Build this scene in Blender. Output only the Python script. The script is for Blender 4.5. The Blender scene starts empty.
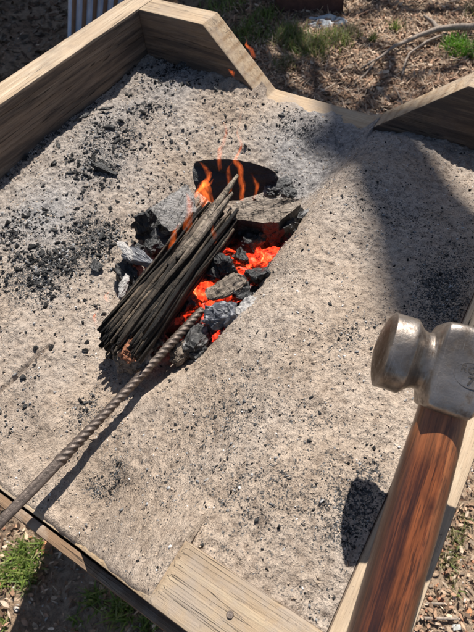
import bpy, bmesh, math, random
import numpy as np
from mathutils import Vector, Matrix, noise as mnoise
random.seed(7); rng = np.random.default_rng(7)
scene = bpy.context.scene
COL = scene.collection

# ------------------------------------------------------------------ camera model
M = np.array([[0.52134884, -0.85109543, -0.06190279],
              [-0.71076501, -0.3929524, -0.58343938],
              [0.47223773, 0.34817379, -0.80979413]])
u_, s_, vt_ = np.linalg.svd(M); M = u_ @ vt_
F = 506.56; H = 0.3154
CAM = np.array([0, 0, H])
def ray(x, y): return M.T @ np.array([x-237, y-316, F])
def atz(x, y, z):
    r = ray(x, y); return r*((z-H)/r[2]) + CAM
def atd(x, y, d): return ray(x, y)/F*d + CAM
SUN = np.array([-.69, -.225, -1.0]); SUN /= np.linalg.norm(SUN)
GZ = -0.90
XF, XB, YL, YR, T = -0.0063, 0.5683, 0.5729, -0.0512, 0.038
ZL = -0.088

# ------------------------------------------------------------------ helpers
def tag(o, label=None, cat=None, group=None, kind=None):
    if label: o['label'] = label
    if cat: o['category'] = cat
    if group: o['group'] = group
    if kind: o['kind'] = kind
    return o
def link(name, me, mat=None, parent=None, loc=None):
    o = bpy.data.objects.new(name, me); COL.objects.link(o)
    if mat:
        me.materials.append(mat)
    if loc is not None: o.location = loc
    if parent: o.parent = parent
    return o
def empty(name, loc=(0, 0, 0)):
    o = bpy.data.objects.new(name, None); COL.objects.link(o); o.location = loc
    o.empty_display_size = .02
    return o
def mesh_np(name, V, Fq, smooth=False, col=None):
    """V (n,3), Fq (m,k) same-size faces"""
    me = bpy.data.meshes.new(name)
    V = np.asarray(V, np.float32); Fq = np.asarray(Fq, np.int32)
    me.vertices.add(len(V)); me.vertices.foreach_set('co', V.ravel())
    k = Fq.shape[1]
    me.loops.add(Fq.size); me.loops.foreach_set('vertex_index', Fq.ravel())
    me.polygons.add(len(Fq))
    me.polygons.foreach_set('loop_start', np.arange(len(Fq), dtype=np.int32)*k)
    me.polygons.foreach_set('loop_total', np.full(len(Fq), k, np.int32))
    me.update(calc_edges=True); me.validate()
    if smooth: me.polygons.foreach_set('use_smooth', np.ones(len(me.polygons), bool))
    if col is not None:
        a = me.color_attributes.new('Col', 'FLOAT_COLOR', 'POINT')
        c = np.ones((len(V), 4), np.float32); c[:, :col.shape[1]] = col
        a.data.foreach_set('color', c.ravel())
    return me
def bm_mesh(bm, name, smooth=False):
    me = bpy.data.meshes.new(name); bm.normal_update(); bm.to_mesh(me); bm.free()
    if smooth:
        for p in me.polygons: p.use_smooth = True
    return me
_T = rng.random((256, 256))
def vn(x, y, s=0):
    x = np.asarray(x, float)+s*17.13; y = np.asarray(y, float)+s*7.77
    xi = np.floor(x).astype(int); yi = np.floor(y).astype(int)
    fx = x-xi; fy = y-yi; fx = fx*fx*fx*(fx*(fx*6-15)+10); fy = fy*fy*fy*(fy*(fy*6-15)+10)
    a = _T[xi & 255, yi & 255]; b = _T[(xi+1) & 255, yi & 255]
    c = _T[xi & 255, (yi+1) & 255]; d = _T[(xi+1) & 255, (yi+1) & 255]
    return ((a*(1-fx)+b*fx)*(1-fy)+(c*(1-fx)+d*fx)*fy)*2-1
def fbm(x, y, sc, octv=3, s=0):
    r = 0; a = 1.0
    ca, sa = math.cos(.6), math.sin(.6)
    for i in range(octv):
        r = r + a*vn(x/sc, y/sc, s+i*3); sc *= .5; a *= .5
        x, y = ca*x-sa*y, sa*x+ca*y
    return r
def sstep(a, b, x):
    t = np.clip((x-a)/(b-a), 0, 1); return t*t*(3-2*t)

# ------------------------------------------------------------------ materials
def newmat(name):
    m = bpy.data.materials.new(name); m.use_nodes = True
    nt = m.node_tree; nt.nodes.clear()
    out = nt.nodes.new('ShaderNodeOutputMaterial'); b = nt.nodes.new('ShaderNodeBsdfPrincipled')
    nt.links.new(b.outputs[0], out.inputs[0])
    return m, nt, b, out
class N:
    def __init__(s, nt): s.nt = nt
    def n(s, t, **k):
        x = s.nt.nodes.new('ShaderNode'+t)
        for a, v in k.items(): setattr(x, a, v)
        return x
    def l(s, a, b): s.nt.links.new(a, b)
    def coord(s, kind='Object'): return s.n('TexCoord').outputs[kind]
    def map(s, v, scale=(1, 1, 1), loc=(0, 0, 0), rot=(0, 0, 0)):
        x = s.n('Mapping'); s.l(v, x.inputs[0]); x.inputs['Scale'].default_value = scale
        x.inputs['Location'].default_value = loc; x.inputs['Rotation'].default_value = rot; return x.outputs[0]
    def noise(s, v, sc, det=4, rough=.6, dist=0):
        x = s.n('TexNoise'); s.l(v, x.inputs['Vector']); x.inputs['Scale'].default_value = sc
        x.inputs['Detail'].default_value = det; x.inputs['Roughness'].default_value = rough
        x.inputs['Distortion'].default_value = dist; return x.outputs['Fac']
    def vor(s, v, sc, out='Distance', feature='F1'):
        x = s.n('TexVoronoi', feature=feature); s.l(v, x.inputs['Vector']); x.inputs['Scale'].default_value = sc
        return x.outputs[out]
    def ramp(s, f, pts, interp='LINEAR'):
        x = s.n('ValToRGB'); cr = x.color_ramp; cr.interpolation = interp
        while len(cr.elements) < len(pts): cr.elements.new(.5)
        for e, (p, c) in zip(cr.elements, pts):
            e.position = p
            if not isinstance(c, tuple): c = (c, c, c)
            e.color = (*c, 1)
        s.l(f, x.inputs[0]); return x.outputs[0]
    def mix(s, f, a, b, mode='MIX'):
        x = s.n('Mix', data_type='RGBA', blend_type=mode)
        for i, v in ((0, f), (6, a), (7, b)):
            if isinstance(v, (int, float)): x.inputs[i].default_value = v
            elif isinstance(v, tuple): x.inputs[i].default_value = (*v, 1)
            else: s.l(v, x.inputs[i])
        return x.outputs[2]
    def math(s, op, a, b=0.0, clamp=False):
        x = s.n('Math', operation=op, use_clamp=clamp)
        for i, v in ((0, a), (1, b)):
            if isinstance(v, (int, float)): x.inputs[i].default_value = v
            else: s.l(v, x.inputs[i])
        return x.outputs[0]
    def bump(s, h, dist, strength=1.0, normal=None):
        x = s.n('Bump'); x.inputs['Distance'].default_value = dist; x.inputs['Strength'].default_value = strength
        s.l(h, x.inputs['Height'])
        if normal: s.l(normal, x.inputs['Normal'])
        return x.outputs[0]
    def attr(s, name='Col'): return s.n('Attribute', attribute_name=name).outputs['Color']
    def sep(s, v): 
        x = s.n('SeparateXYZ'); s.l(v, x.inputs[0]); return x.outputs

def mat_dirt():
    m, nt, b, out = newmat('sandy_dirt'); g = N(nt); c = g.coord()
    at = g.attr(); sp = g.sep(at)       # r: charcoal dust, g: grey ash, b: scorch
    n1 = g.noise(c, 9, 5, .65); n2 = g.noise(c, 140, 5, .75); n3 = g.noise(c, 700, 3, .7)
    base = g.ramp(n1, [(.3, (.34, .265, .20)), (.5, (.445, .358, .282)), (.72, (.51, .43, .355))])
    fine = g.ramp(n2, [(.30, (.30, .27, .25)), (.44, (.78, .76, .75)), (.56, (1.0, 1.0, 1.0)), (.7, (1.2, 1.17, 1.14))])
    base = g.mix(.85, base, fine, 'MULTIPLY')
    base = g.mix(.6, base, g.ramp(n3, [(.3, .35), (.5, 1.0), (.75, 1.3)]), 'MULTIPLY')
    ashc = g.ramp(n2, [(.3, (.12, .118, .12)), (.55, (.34, .33, .325)), (.75, (.52, .5, .48))])
    base = g.mix(g.math('MULTIPLY', sp[1], .85), base, ashc)
    # dark grains
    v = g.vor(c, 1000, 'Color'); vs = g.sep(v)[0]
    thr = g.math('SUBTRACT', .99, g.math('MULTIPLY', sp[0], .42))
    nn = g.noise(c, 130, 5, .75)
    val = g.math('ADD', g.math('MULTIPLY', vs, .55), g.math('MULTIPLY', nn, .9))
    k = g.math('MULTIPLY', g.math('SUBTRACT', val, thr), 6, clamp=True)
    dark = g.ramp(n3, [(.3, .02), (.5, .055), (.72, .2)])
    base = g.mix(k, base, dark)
    g.l(base, b.inputs['Base Color']); b.inputs['Roughness'].default_value = .95
    b.inputs['Specular IOR Level'].default_value = .2
    hh = g.math('ADD', g.math('MULTIPLY', n2, 1.0), g.math('MULTIPLY', n3, .45))
    g.l(g.bump(hh, .0035, 1.0), b.inputs['Normal'])
    return m
def mat_wood(name, grain=(1, 30, 30), tint=(1, 1, 1), rings=False, dusty=.25):
    m, nt, b, out = newmat(name); g = N(nt); c = g.coord()
    oi = g.n('ObjectInfo'); add = g.n('VectorMath', operation='ADD')
    sc = g.n('VectorMath', operation='SCALE'); sc.inputs['Scale'].default_value = 3.7
    cmb = g.n('CombineXYZ'); 
    for i in range(3): g.l(oi.outputs['Random'], cmb.inputs[i])
    g.l(cmb.outputs[0], sc.inputs[0]); g.l(c, add.inputs[0]); g.l(sc.outputs[0], add.inputs[1]); cc = add.outputs[0]
    gm = g.map(cc, grain)
    n1 = g.noise(gm, 9, 6, .55, .25); n2 = g.noise(gm, 34, 4, .75); big = g.noise(cc, 7, 4, .6)
    col = g.ramp(n1, [(.25, (.33*tint[0], .24*tint[1], .15*tint[2])), (.5, (.45*tint[0], .34*tint[1], .225*tint[2])), (.7, (.53*tint[0], .43*tint[1], .30*tint[2]))])
    col = g.mix(.55, col, g.ramp(n2, [(.32, .5), (.5, .95), (.68, 1.18)]), 'MULTIPLY')
    if rings:
        w = g.n('TexWave', wave_type='RINGS', rings_direction='Z'); 
        g.l(g.map(c, (.35, 1, 1), loc=(-.2, -.62, -.1)), w.inputs['Vector'])
        w.inputs['Scale'].default_value = 26; w.inputs['Distortion'].default_value = 1.2; w.inputs['Detail'].default_value = 2
        nm = g.sep(g.n('NewGeometry').outputs['Normal'])
        msk = g.math('MULTIPLY', g.ramp(g.math('ABSOLUTE', nm[1]), [(.35, 0), (.5, 1)]), .6)
        col = g.mix(msk, col, g.ramp(w.outputs['Fac'], [(.0, (.62, .50, .38)), (.35, .97), (1, 1.06)]), 'MULTIPLY')
    # weather checks (thin dark cracks along the grain)
    cr = g.noise(g.map(cc, tuple(x*(.22 if x < 4 else .5) for x in grain)), 11, 3, .5, .1)
    line = g.math('ABSOLUTE', g.math('SUBTRACT', cr, .5))
    gate = g.ramp(g.noise(g.map(cc, tuple(min(4, x)*.9 for x in grain)), 5, 2), [(.47, 0), (.58, 1)])
    ck = g.math('MULTIPLY', g.ramp(line, [(0, 1), (.0035, .8), (.008, 0)]), gate)
    col = g.mix(g.math('MULTIPLY', ck, .85), col, (.03, .022, .016))
    # grime and a dusting of ash and sand
    sp_ = g.noise(cc, 28, 6, .7)
    col = g.mix(g.math('MULTIPLY', g.ramp(sp_, [(.50, 0), (.62, 1)]), dusty*1.1), col, (.36, .29, .225))
    spk = g.noise(cc, 420, 3, .7)
    col = g.mix(g.ramp(spk, [(.64, 0), (.70, .6)]), col, (.08, .06, .045))
    col = g.mix(g.math('MULTIPLY', g.ramp(big, [(.45, 0), (.7, 1)]), dusty), col, (.25, .205, .165))
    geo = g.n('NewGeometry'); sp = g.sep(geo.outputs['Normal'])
    side = g.ramp(g.math('ABSOLUTE', sp[2]), [(.2, 1), (.6, 0)])      # sides coloured darker and greyer than the tops
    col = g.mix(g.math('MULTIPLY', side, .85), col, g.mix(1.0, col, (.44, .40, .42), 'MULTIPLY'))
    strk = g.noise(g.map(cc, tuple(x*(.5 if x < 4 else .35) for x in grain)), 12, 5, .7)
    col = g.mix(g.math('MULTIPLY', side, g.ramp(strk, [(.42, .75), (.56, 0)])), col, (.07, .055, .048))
    soot = g.noise(cc, 11, 5, .65)
    col = g.mix(g.ramp(soot, [(.56, 0), (.72, .4)]), col, (.10, .085, .075))
    g.l(col, b.inputs['Base Color']); b.inputs['Roughness'].default_value = .8
    b.inputs['Specular IOR Level'].default_value = .25
    h = g.math('SUBTRACT', g.math('ADD', g.math('MULTIPLY', n1, .6), g.math('MULTIPLY', n2, .5)), g.math('MULTIPLY', ck, 1.6))
    g.l(g.bump(h, .0012, .9), b.inputs['Normal'])
    return m
def mat_char(name='charcoal', ash=.35, base=.011):
    m, nt, b, out = newmat(name); g = N(nt); c = g.coord()
    oi = g.n('ObjectInfo')
    n1 = g.noise(c, 70, 5, .65, .8); n2 = g.noise(c, 260, 4, .7); fib = g.noise(g.map(c, (90, 500, 500)), 1.0, 4, .7)
    col = g.ramp(n2, [(.35, base*.6), (.6, base*1.3), (.8, base*3.5)])
    t = g.math('SUBTRACT', 1.0, ash)
    k = g.math('MULTIPLY', g.math('SUBTRACT', n1, g.math('ADD', .3, g.math('MULTIPLY', t, .45))), 7, clamp=True)
    ashc = g.ramp(n2, [(.3, (.13, .125, .12)), (.55, (.32, .31, .3)), (.75, (.5, .49, .48))])
    col = g.mix(g.math('MULTIPLY', k, .85), col, ashc)
    g.l(col, b.inputs['Base Color'])
    g.l(g.ramp(k, [(0, .38), (1, .9)]), b.inputs['Roughness']); b.inputs['Specular IOR Level'].default_value = .6
    g.l(g.bump(g.math('ADD', n2, fib), .0016, .9), b.inputs['Normal'])
    return m
def mat_charwood(name, lo=(.03, .027, .024), mid=(.17, .15, .125), hi=(.36, .33, .29), vcol=False):
    m, nt, b, out = newmat(name); g = N(nt); c = g.coord()
    fib = g.noise(g.map(c, (60, 520, 520)), 1.0, 5, .7, .5); n2 = g.noise(c, 55, 4, .6)
    # checks across the grain
    ch = g.math('ABSOLUTE', g.math('SUBTRACT', g.noise(g.map(c, (150, 45, 45)), 1.0, 3, .6, .5), .5))
    f = g.math('ADD', g.math('MULTIPLY', fib, .7), g.math('MULTIPLY', n2, .35))
    col = g.ramp(f, [(.36, lo), (.5, mid), (.68, hi)])
    col = g.mix(g.ramp(ch, [(0, .75), (.008, .5), (.018, 0)]), col, (.02, .018, .016))
    if vcol: col = g.mix(1.0, col, g.attr(), 'MULTIPLY')
    g.l(col, b.inputs['Base Color']); b.inputs['Roughness'].default_value = .75
    b.inputs['Specular IOR Level'].default_value = .35
    g.l(g.bump(g.math('ADD', fib, g.math('MULTIPLY', g.ramp(ch, [(0, 0), (.02, 1)]), .6)), .0018, 1.0), b.inputs['Normal'])
    return m
def mat_ember(name, k=1.0, thr=.46):
    m, nt, b, out = newmat(name); g = N(nt); c = g.coord()
    n1 = g.noise(c, 65, 4, .6, 1.2); n2 = g.noise(c, 240, 4, .7)
    f = g.math('ADD', g.math('MULTIPLY', n1, .72), g.math('MULTIPLY', n2, .33))
    col = g.ramp(f, [(thr-.06, (0, 0, 0)), (thr, (.25, .012, .004)), (thr+.05, (.8, .035, .010)), (thr+.12, (1.0, .085, .024)), (thr+.22, (1, .32, .11))])
    g.l(col, b.inputs['Emission Color']); b.inputs['Emission Strength'].default_value = 1.5*k
    g.l(g.ramp(n2, [(.4, .02), (.7, .12)]), b.inputs['Base Color']); b.inputs['Roughness'].default_value = .8
    g.l(g.bump(n2, .002, 1.0), b.inputs['Normal'])
    return m
def mat_flame(name, k):
    m = bpy.data.materials.new(name); m.use_nodes = True; nt = m.node_tree; nt.nodes.clear(); g = N(nt)
    out = g.n('OutputMaterial'); e = g.n('Emission'); c = g.coord()
    n1 = g.noise(g.map(c, (170, 170, 50)), 1.0, 4, .6, 1.4)
    f = g.ramp(n1, [(.38, 0.0), (.52, .45), (.68, 1.3)])
    e.inputs['Color'].default_value = (1, .17, .03, 1)
    g.l(g.math('MULTIPLY', f, k), e.inputs['Strength']); g.l(e.outputs[0], out.inputs['Volume'])
    return m
def mat_simple(name, col, rough=.8, spec=.3, nscale=60, var=.35, bump=.001, metal=0, vcol=False):
    m, nt, b, out = newmat(name); g = N(nt); c = g.coord()
    n1 = g.noise(c, nscale, 5, .65)
    cc = g.mix(1.0, col, g.ramp(n1, [(.3, 1-var), (.5, 1.0), (.7, 1+var)]), 'MULTIPLY')
    if vcol: cc = g.mix(1.0, g.attr(), g.ramp(n1, [(.3, 1-var), (.5, 1.0), (.7, 1+var)]), 'MULTIPLY')
    g.l(cc, b.inputs['Base Color']); b.inputs['Roughness'].default_value = rough; b.inputs['Metallic'].default_value = metal
    b.inputs['Specular IOR Level'].default_value = spec
    g.l(g.bump(n1, bump, .8), b.inputs['Normal'])
    return m
def mat_grass():
    m, nt, b, out = newmat('grass_blades'); g = N(nt)
    g.l(g.attr(), b.inputs['Base Color']); b.inputs['Roughness'].default_value = .55
    tr = g.n('BsdfTranslucent'); g.l(g.attr(), tr.inputs[0]); mx = g.n('MixShader'); mx.inputs[0].default_value = .35
    g.l(b.outputs[0], mx.inputs[1]); g.l(tr.outputs[0], mx.inputs[2]); g.l(mx.outputs[0], out.inputs[0])
    return m
def mat_steel():
    m, nt, b, out = newmat('hammer_steel'); g = N(nt); c = g.coord()
    n1 = g.noise(c, 130, 5, .7); n2 = g.noise(c, 900, 3, .7); n3 = g.noise(c, 35, 4, .6, 1)
    col = g.ramp(n3, [(.3, (.13, .102, .082)), (.5, (.235, .205, .18)), (.7, (.34, .305, .28))])
    pit = g.ramp(n1, [(.32, (.3, .24, .2)), (.46, .85), (.7, 1.35)])
    col = g.mix(.8, col, pit, 'MULTIPLY')
    # worn brown dirt on the striking dome
    s = g.sep(c)[0]
    k = g.ramp(g.math('ADD', s, g.math('MULTIPLY', g.math('SUBTRACT', n1, .5), .003)), [(0, 1), (.001, 0)])
    k2 = g.n('MapRange'); g.l(s, k2.inputs[0]); k2.inputs[1].default_value = -.0015; k2.inputs[2].default_value = .0002; k2.inputs[3].default_value = 1; k2.inputs[4].default_value = 0
    col = g.mix(g.math('MULTIPLY', k2.outputs[0], .85), col, (.085, .055, .035))
    scr = g.noise(g.map(c, (2500, 60, 300)), 1.0, 2, .5); col = g.mix(g.ramp(scr, [(.62, 0), (.7, .35)]), col, (.5, .48, .46))
    g.l(col, b.inputs['Base Color']); b.inputs['Metallic'].default_value = .8
    g.l(g.ramp(n1, [(.3, .62), (.55, .36)]), b.inputs['Roughness'])
    g.l(g.bump(g.math('ADD', g.math('MULTIPLY', n1, 1.0), g.math('MULTIPLY', n2, .35)), .00035, .8), b.inputs['Normal'])
    return m
def mat_handle():
    m, nt, b, out = newmat('burnt_handle_wood'); g = N(nt); c = g.coord()
    gr = g.noise(g.map(c, (800, 12, 800)), 1.0, 5, .65, .4)
    st = g.noise(g.map(c, (190, 3.5, 190)), 1.0, 4, .6, 1.0)
    big = g.noise(g.map(c, (70, 14, 70)), 1.0, 4, .6, 1.5)
    por = g.noise(g.map(c, (1300, 55, 1300)), 1.0, 2, .5)
    col = g.ramp(st, [(.34, (.10, .030, .011)), (.46, (.27, .080, .025)), (.56, (.32, .095, .032)), (.7, (.44, .16, .055))])
    col = g.mix(.9, col, g.ramp(gr, [(.34, (.42, .34, .3)), (.5, .95), (.68, 1.25)]), 'MULTIPLY')
    col = g.mix(g.ramp(big, [(.52, 0), (.68, .8)]), col, (.022, .010, .007))
    col = g.mix(g.ramp(por, [(.56, 0), (.63, .75)]), col, (.03, .012, .007))
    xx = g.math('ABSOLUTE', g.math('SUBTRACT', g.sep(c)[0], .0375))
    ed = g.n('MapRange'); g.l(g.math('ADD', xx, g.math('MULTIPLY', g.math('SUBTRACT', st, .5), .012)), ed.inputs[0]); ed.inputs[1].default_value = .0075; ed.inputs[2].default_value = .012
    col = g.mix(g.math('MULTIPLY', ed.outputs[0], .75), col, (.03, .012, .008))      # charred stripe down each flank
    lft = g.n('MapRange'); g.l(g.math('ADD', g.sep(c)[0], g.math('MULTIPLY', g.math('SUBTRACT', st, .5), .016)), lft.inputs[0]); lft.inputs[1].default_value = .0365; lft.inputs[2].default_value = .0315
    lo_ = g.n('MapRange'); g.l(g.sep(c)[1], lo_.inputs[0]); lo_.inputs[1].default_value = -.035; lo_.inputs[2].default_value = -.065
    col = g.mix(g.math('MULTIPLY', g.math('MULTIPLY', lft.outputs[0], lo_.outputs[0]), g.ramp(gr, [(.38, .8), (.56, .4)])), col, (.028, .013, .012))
    yy = g.sep(c)[1]
    mr = g.n('MapRange'); g.l(yy, mr.inputs[0]); mr.inputs[1].default_value = -.05; mr.inputs[2].default_value = -.018
    mr.inputs[3].default_value = 0; mr.inputs[4].default_value = .5
    col = g.mix(mr.outputs[0], col, g.mix(1.0, (.50, .20, .08), g.ramp(gr, [(.32, .35), (.5, .9), (.7, 1.2)]), 'MULTIPLY'))
    g.l(col, b.inputs['Base Color']); b.inputs['Roughness'].default_value = .36
    b.inputs['Coat Weight'].default_value = .35; b.inputs['Coat Roughness'].default_value = .28
    g.l(g.bump(g.math('ADD', gr, g.math('MULTIPLY', por, -.5)), .0006, .6), b.inputs['Normal'])
    return m
def mat_ground():
    m, nt, b, out = newmat('garden_soil'); g = N(nt); c = g.coord()
    n1 = g.noise(c, 3, 5, .6); n2 = g.noise(c, 40, 6, .75); n3 = g.noise(c, 220, 3, .7)
    col = g.ramp(n1, [(.35, (.25, .17, .11)), (.55, (.36, .26, .18)), (.7, (.43, .32, .23))])
    col = g.mix(.9, col, g.ramp(n2, [(.3, .4), (.5, .95), (.7, 1.3)]), 'MULTIPLY')
    col = g.mix(.7, col, g.ramp(n3, [(.3, .6), (.5, 1.0), (.72, 1.4)]), 'MULTIPLY')
    g.l(col, b.inputs['Base Color']); b.inputs['Roughness'].default_value = .95; b.inputs['Specular IOR Level'].default_value = .2
    g.l(g.bump(g.math('ADD', n2, g.math('MULTIPLY', n3, .4)), .012, 1.0), b.inputs['Normal'])
    return m

MD = mat_dirt()
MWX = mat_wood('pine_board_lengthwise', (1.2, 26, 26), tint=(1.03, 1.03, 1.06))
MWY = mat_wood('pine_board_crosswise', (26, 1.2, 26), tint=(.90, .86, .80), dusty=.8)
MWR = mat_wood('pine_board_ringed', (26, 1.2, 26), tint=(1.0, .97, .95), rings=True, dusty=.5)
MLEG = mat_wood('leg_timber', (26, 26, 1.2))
MCH = mat_char('charcoal', .27); MCHA = mat_char('ashy_charcoal', .58, .02); MBLK = mat_char('black_char', .08, .010)
MGREY = mat_charwood('grey_charred_wood', (.05, .046, .042), (.22, .205, .19), (.40, .38, .36))
MBRN = mat_charwood('brown_charred_wood', (.03, .025, .02), (.19, .15, .115), (.36, .30, .24))
MLOG = mat_charwood('splintered_wood', (.03, .026, .022), (.15, .125, .10), (.36, .31, .26), vcol=True)
MASH = mat_simple('white_ash', (.33, .315, .30), nscale=300, var=.4)
MBLUE = mat_simple('bluish_ash', (.075, .078, .09), rough=.45, spec=.5, nscale=180, var=.6)
MEMB = mat_ember('glowing_ember', 1.0, .45); MEMB2 = mat_ember('dull_ember', .75, .54)
MFL = mat_flame('flame', 60); MFLC = mat_flame('flame_core', 95); MFL2 = mat_flame('faint_flame', 42)
MIRON = mat_simple('dark_forged_bar', (.11, .085, .07), rough=.5, spec=.5, nscale=220, var=.5, metal=.45, bump=.001)
MSTEEL = mat_steel(); MHAN = mat_handle(); MGR = mat_grass(); MGND = mat_ground()
MLIT = mat_simple('dead_leaves', (1, 1, 1), rough=.8, nscale=80, var=.4, vcol=True)
MGRIT = mat_simple('grit', (1, 1, 1), rough=.9, nscale=500, var=.4, vcol=True)
MTWIG = mat_simple('grey_twig_bark', (.26, .21, .17), nscale=120, var=.5)
MTREE = mat_simple('tree_bark', (.12, .09, .07), nscale=30, var=.4)

# ------------------------------------------------------------------ dirt surface
CP = []
def row(y, *xz):
    for x, z in xz: CP.append((x, y, z))
row(.535, (0, -.082), (.12, -.080), (.25, -.076), (.38, -.070), (.48, -.070), (.575, -.064))
row(.45, (0, -.085), (.12, -.080), (.25, -.075), (.38, -.072), (.48, -.069), (.575, -.064))
row(.38, (0, -.086), (.1, -.080), (.2, -.077), (.3, -.078), (.38, -.079), (.48, -.074), (.575, -.065))
row(.315, (0, -.086), (.1, -.080), (.18, -.083), (.24, -.090), (.32, -.1), (.4, -.094), (.5, -.086), (.575, -.088))
row(.25, (0, -.085), (.1, -.081), (.16, -.092), (.24, -.119), (.35, -.120), (.42, -.106), (.5, -.095), (.575, -.09))
row(.20, (0, -.085), (.1, -.079), (.15, -.088), (.2, -.108), (.3, -.118), (.37, -.114), (.45, -.108), (.52, -.100), (.575, -.09))
row(.155, (0, -.078), (.07, -.066), (.12, -.056), (.2, -.046), (.3, -.042), (.37, -.043), (.44, -.045), (.5, -.056), (.575, -.078))
row(.10, (0, -.028), (.045, -.030), (.1, -.027), (.2, -.022), (.3, -.024), (.4, -.034), (.5, -.055), (.575, -.071))
row(.05, (0, -.008), (.045, -.007), (.1, -.008), (.2, -.011), (.3, -.019), (.4, -.035), (.5, -.062), (.575, -.072))
row(-.013, (0, -.004), (.045, -.003), (.1, -.003), (.2, -.005), (.3, -.012), (.4, -.028), (.5, -.060), (.575, -.070))
CP = np.array(CP)
def _phi(r): return np.where(r > 0, r*r*np.log(r+1e-12), 0)
_d = np.hypot(CP[:, 0, None]-CP[None, :, 0], CP[:, 1, None]-CP[None, :, 1])
n_ = len(CP); A_ = np.zeros((n_+3, n_+3)); A_[:n_, :n_] = _phi(_d)+1e-4*np.eye(n_)
A_[:n_, n_] = 1; A_[:n_, n_+1:] = CP[:, :2]; A_[n_:, :n_] = A_[:n_, n_:].T
_w = np.linalg.solve(A_, np.concatenate([CP[:, 2], [0, 0, 0]]))
def base_h(x, y):
    x = np.asarray(x, float); y = np.asarray(y, float); r = _w[n_]+_w[n_+1]*x+_w[n_+2]*y
    for i in range(n_): r = r+_w[i]*_phi(np.hypot(x-CP[i, 0], y-CP[i, 1]))
    return r
def notch(y, y1, y2, y3, y4):   # height of the board top across the notch, y1<y2<y3<y4
    return np.interp(y, [y1, y2, y3, y4], [0, ZL, ZL, 0])
def seg_d(x, y, a, b):
    a = np.array(a[:2]); b = np.array(b[:2]); d = b-a; L = d@d
    t = np.clip(((x-a[0])*d[0]+(y-a[1])*d[1])/L, 0, 1)
    return np.hypot(x-a[0]-t*d[0], y-a[1]-t*d[1])
CR1 = [atz(-10, 402, -.085), atz(18, 376, -.083), atz(48, 348, -.083)]
CR2 = [atz(5, 418, -.085), atz(30, 437, -.085), atz(62, 462, -.085)]
def lumps(x, y):
    return fbm(x, y, .014, 2, 40)
def dirt_h(x, y):
    z = base_h(x, y)
    z = z+.0030*fbm(x, y, .06, 3, 1)
    lum = .0013*fbm(x, y, .015, 4, 11)-.0013*np.abs(fbm(x, y, .009, 3, 21))
    rough = .75+.35*sstep(.22, .36, y)+.5*sstep(.42, .5, x)
    z = z+lum*rough+.00065*fbm(x, y, .0032, 2, 31)
    for cr, dep in ((CR1, .005), (CR2, .0018)):
        d = np.minimum(seg_d(x+.002*vn(x/.01, y/.01, 5), y, cr[0], cr[1]), seg_d(x+.002*vn(x/.01, y/.01, 5), y, cr[1], cr[2]))
        z = z-dep*np.exp(-(d/.0018)**2)
    # over the front board
    fb = notch(y, .0747, .165, .335, .425)
    on = x < XF+T
    over = np.where(y > .17, ZL+.0035+.0016*fbm(x, y, .02, 3, 8), fb+.0030*sstep(.070, .082, y)+.0015*fbm(x, y, .02, 3, 8)-.0006)
    edge = np.clip((x-XF)/.006, 0, 1)
    over = over-.006*(1-edge)**2
    over = np.where(y < .078, -.006, over)
    over = np.where((y > .33), fb-.004, over)
    k = sstep(XF+T-.001, XF+T+.03, x)
    z = np.where(on, over, z*k+(1-k)*np.where(y < .078, np.minimum(z, -.0035), np.where(y > .33, z, over)))
    # over the back notch
    bb = notch(y, .076, .183, .335, .425)
    kk = sstep(XB-.035, XB-.002, x)*((y > .172) & (y < .35))
    z = z*(1-kk)+kk*np.maximum(z, bb+.0022+.002*fbm(x, y, .02, 2, 9))
    zb = np.where((y > .172) & (y < .35), np.maximum(z, bb+.001), z)
    z = np.where(x > XB-.001, np.minimum(zb, bb+.0022+.002*fbm(x, y, .02, 2, 9)-.012*sstep(XB+.010, XB+.022, x+.014*fbm(x, y, .03, 3, 3))), z)
    return z
def gauss(x, y, c, rx, ry, ang=0):
    dx = x-c[0]; dy = y-c[1]; ca, sa = math.cos(ang), math.sin(ang)
    return np.exp(-(((ca*dx+sa*dy)/rx)**2+((-sa*dx+ca*dy)/ry)**2))
def G(px, py, z): return atz(px, py, z)
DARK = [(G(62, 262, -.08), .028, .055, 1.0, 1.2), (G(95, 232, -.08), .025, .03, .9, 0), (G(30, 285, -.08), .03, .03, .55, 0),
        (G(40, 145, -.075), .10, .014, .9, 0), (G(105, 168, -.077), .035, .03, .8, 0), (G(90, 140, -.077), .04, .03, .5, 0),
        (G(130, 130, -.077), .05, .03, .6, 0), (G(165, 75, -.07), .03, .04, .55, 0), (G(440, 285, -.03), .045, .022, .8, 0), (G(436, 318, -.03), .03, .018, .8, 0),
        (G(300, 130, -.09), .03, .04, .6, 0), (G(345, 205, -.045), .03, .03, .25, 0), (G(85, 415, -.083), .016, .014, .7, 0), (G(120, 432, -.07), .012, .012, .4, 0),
        (G(350, 500, -.01), .05, .025, .2, 0), (G(356, 512, -.01), .026, .012, .75, 0), (G(200, 480, -.05), .05, .05, .25, 0), (G(240, 400, -.04), .04, .04, .3, 0),  # tight patch under the hammer: charcoal, also deepening the shadow cast there
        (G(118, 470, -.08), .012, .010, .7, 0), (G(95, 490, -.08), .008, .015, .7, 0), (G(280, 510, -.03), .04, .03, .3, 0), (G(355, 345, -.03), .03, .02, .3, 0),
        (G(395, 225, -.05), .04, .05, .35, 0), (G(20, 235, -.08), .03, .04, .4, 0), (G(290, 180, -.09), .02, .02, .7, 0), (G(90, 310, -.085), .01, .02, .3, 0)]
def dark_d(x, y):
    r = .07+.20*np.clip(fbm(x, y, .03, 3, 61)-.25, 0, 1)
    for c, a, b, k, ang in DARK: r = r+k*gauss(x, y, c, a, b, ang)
    return np.clip(r, 0, 1.2)
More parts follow.
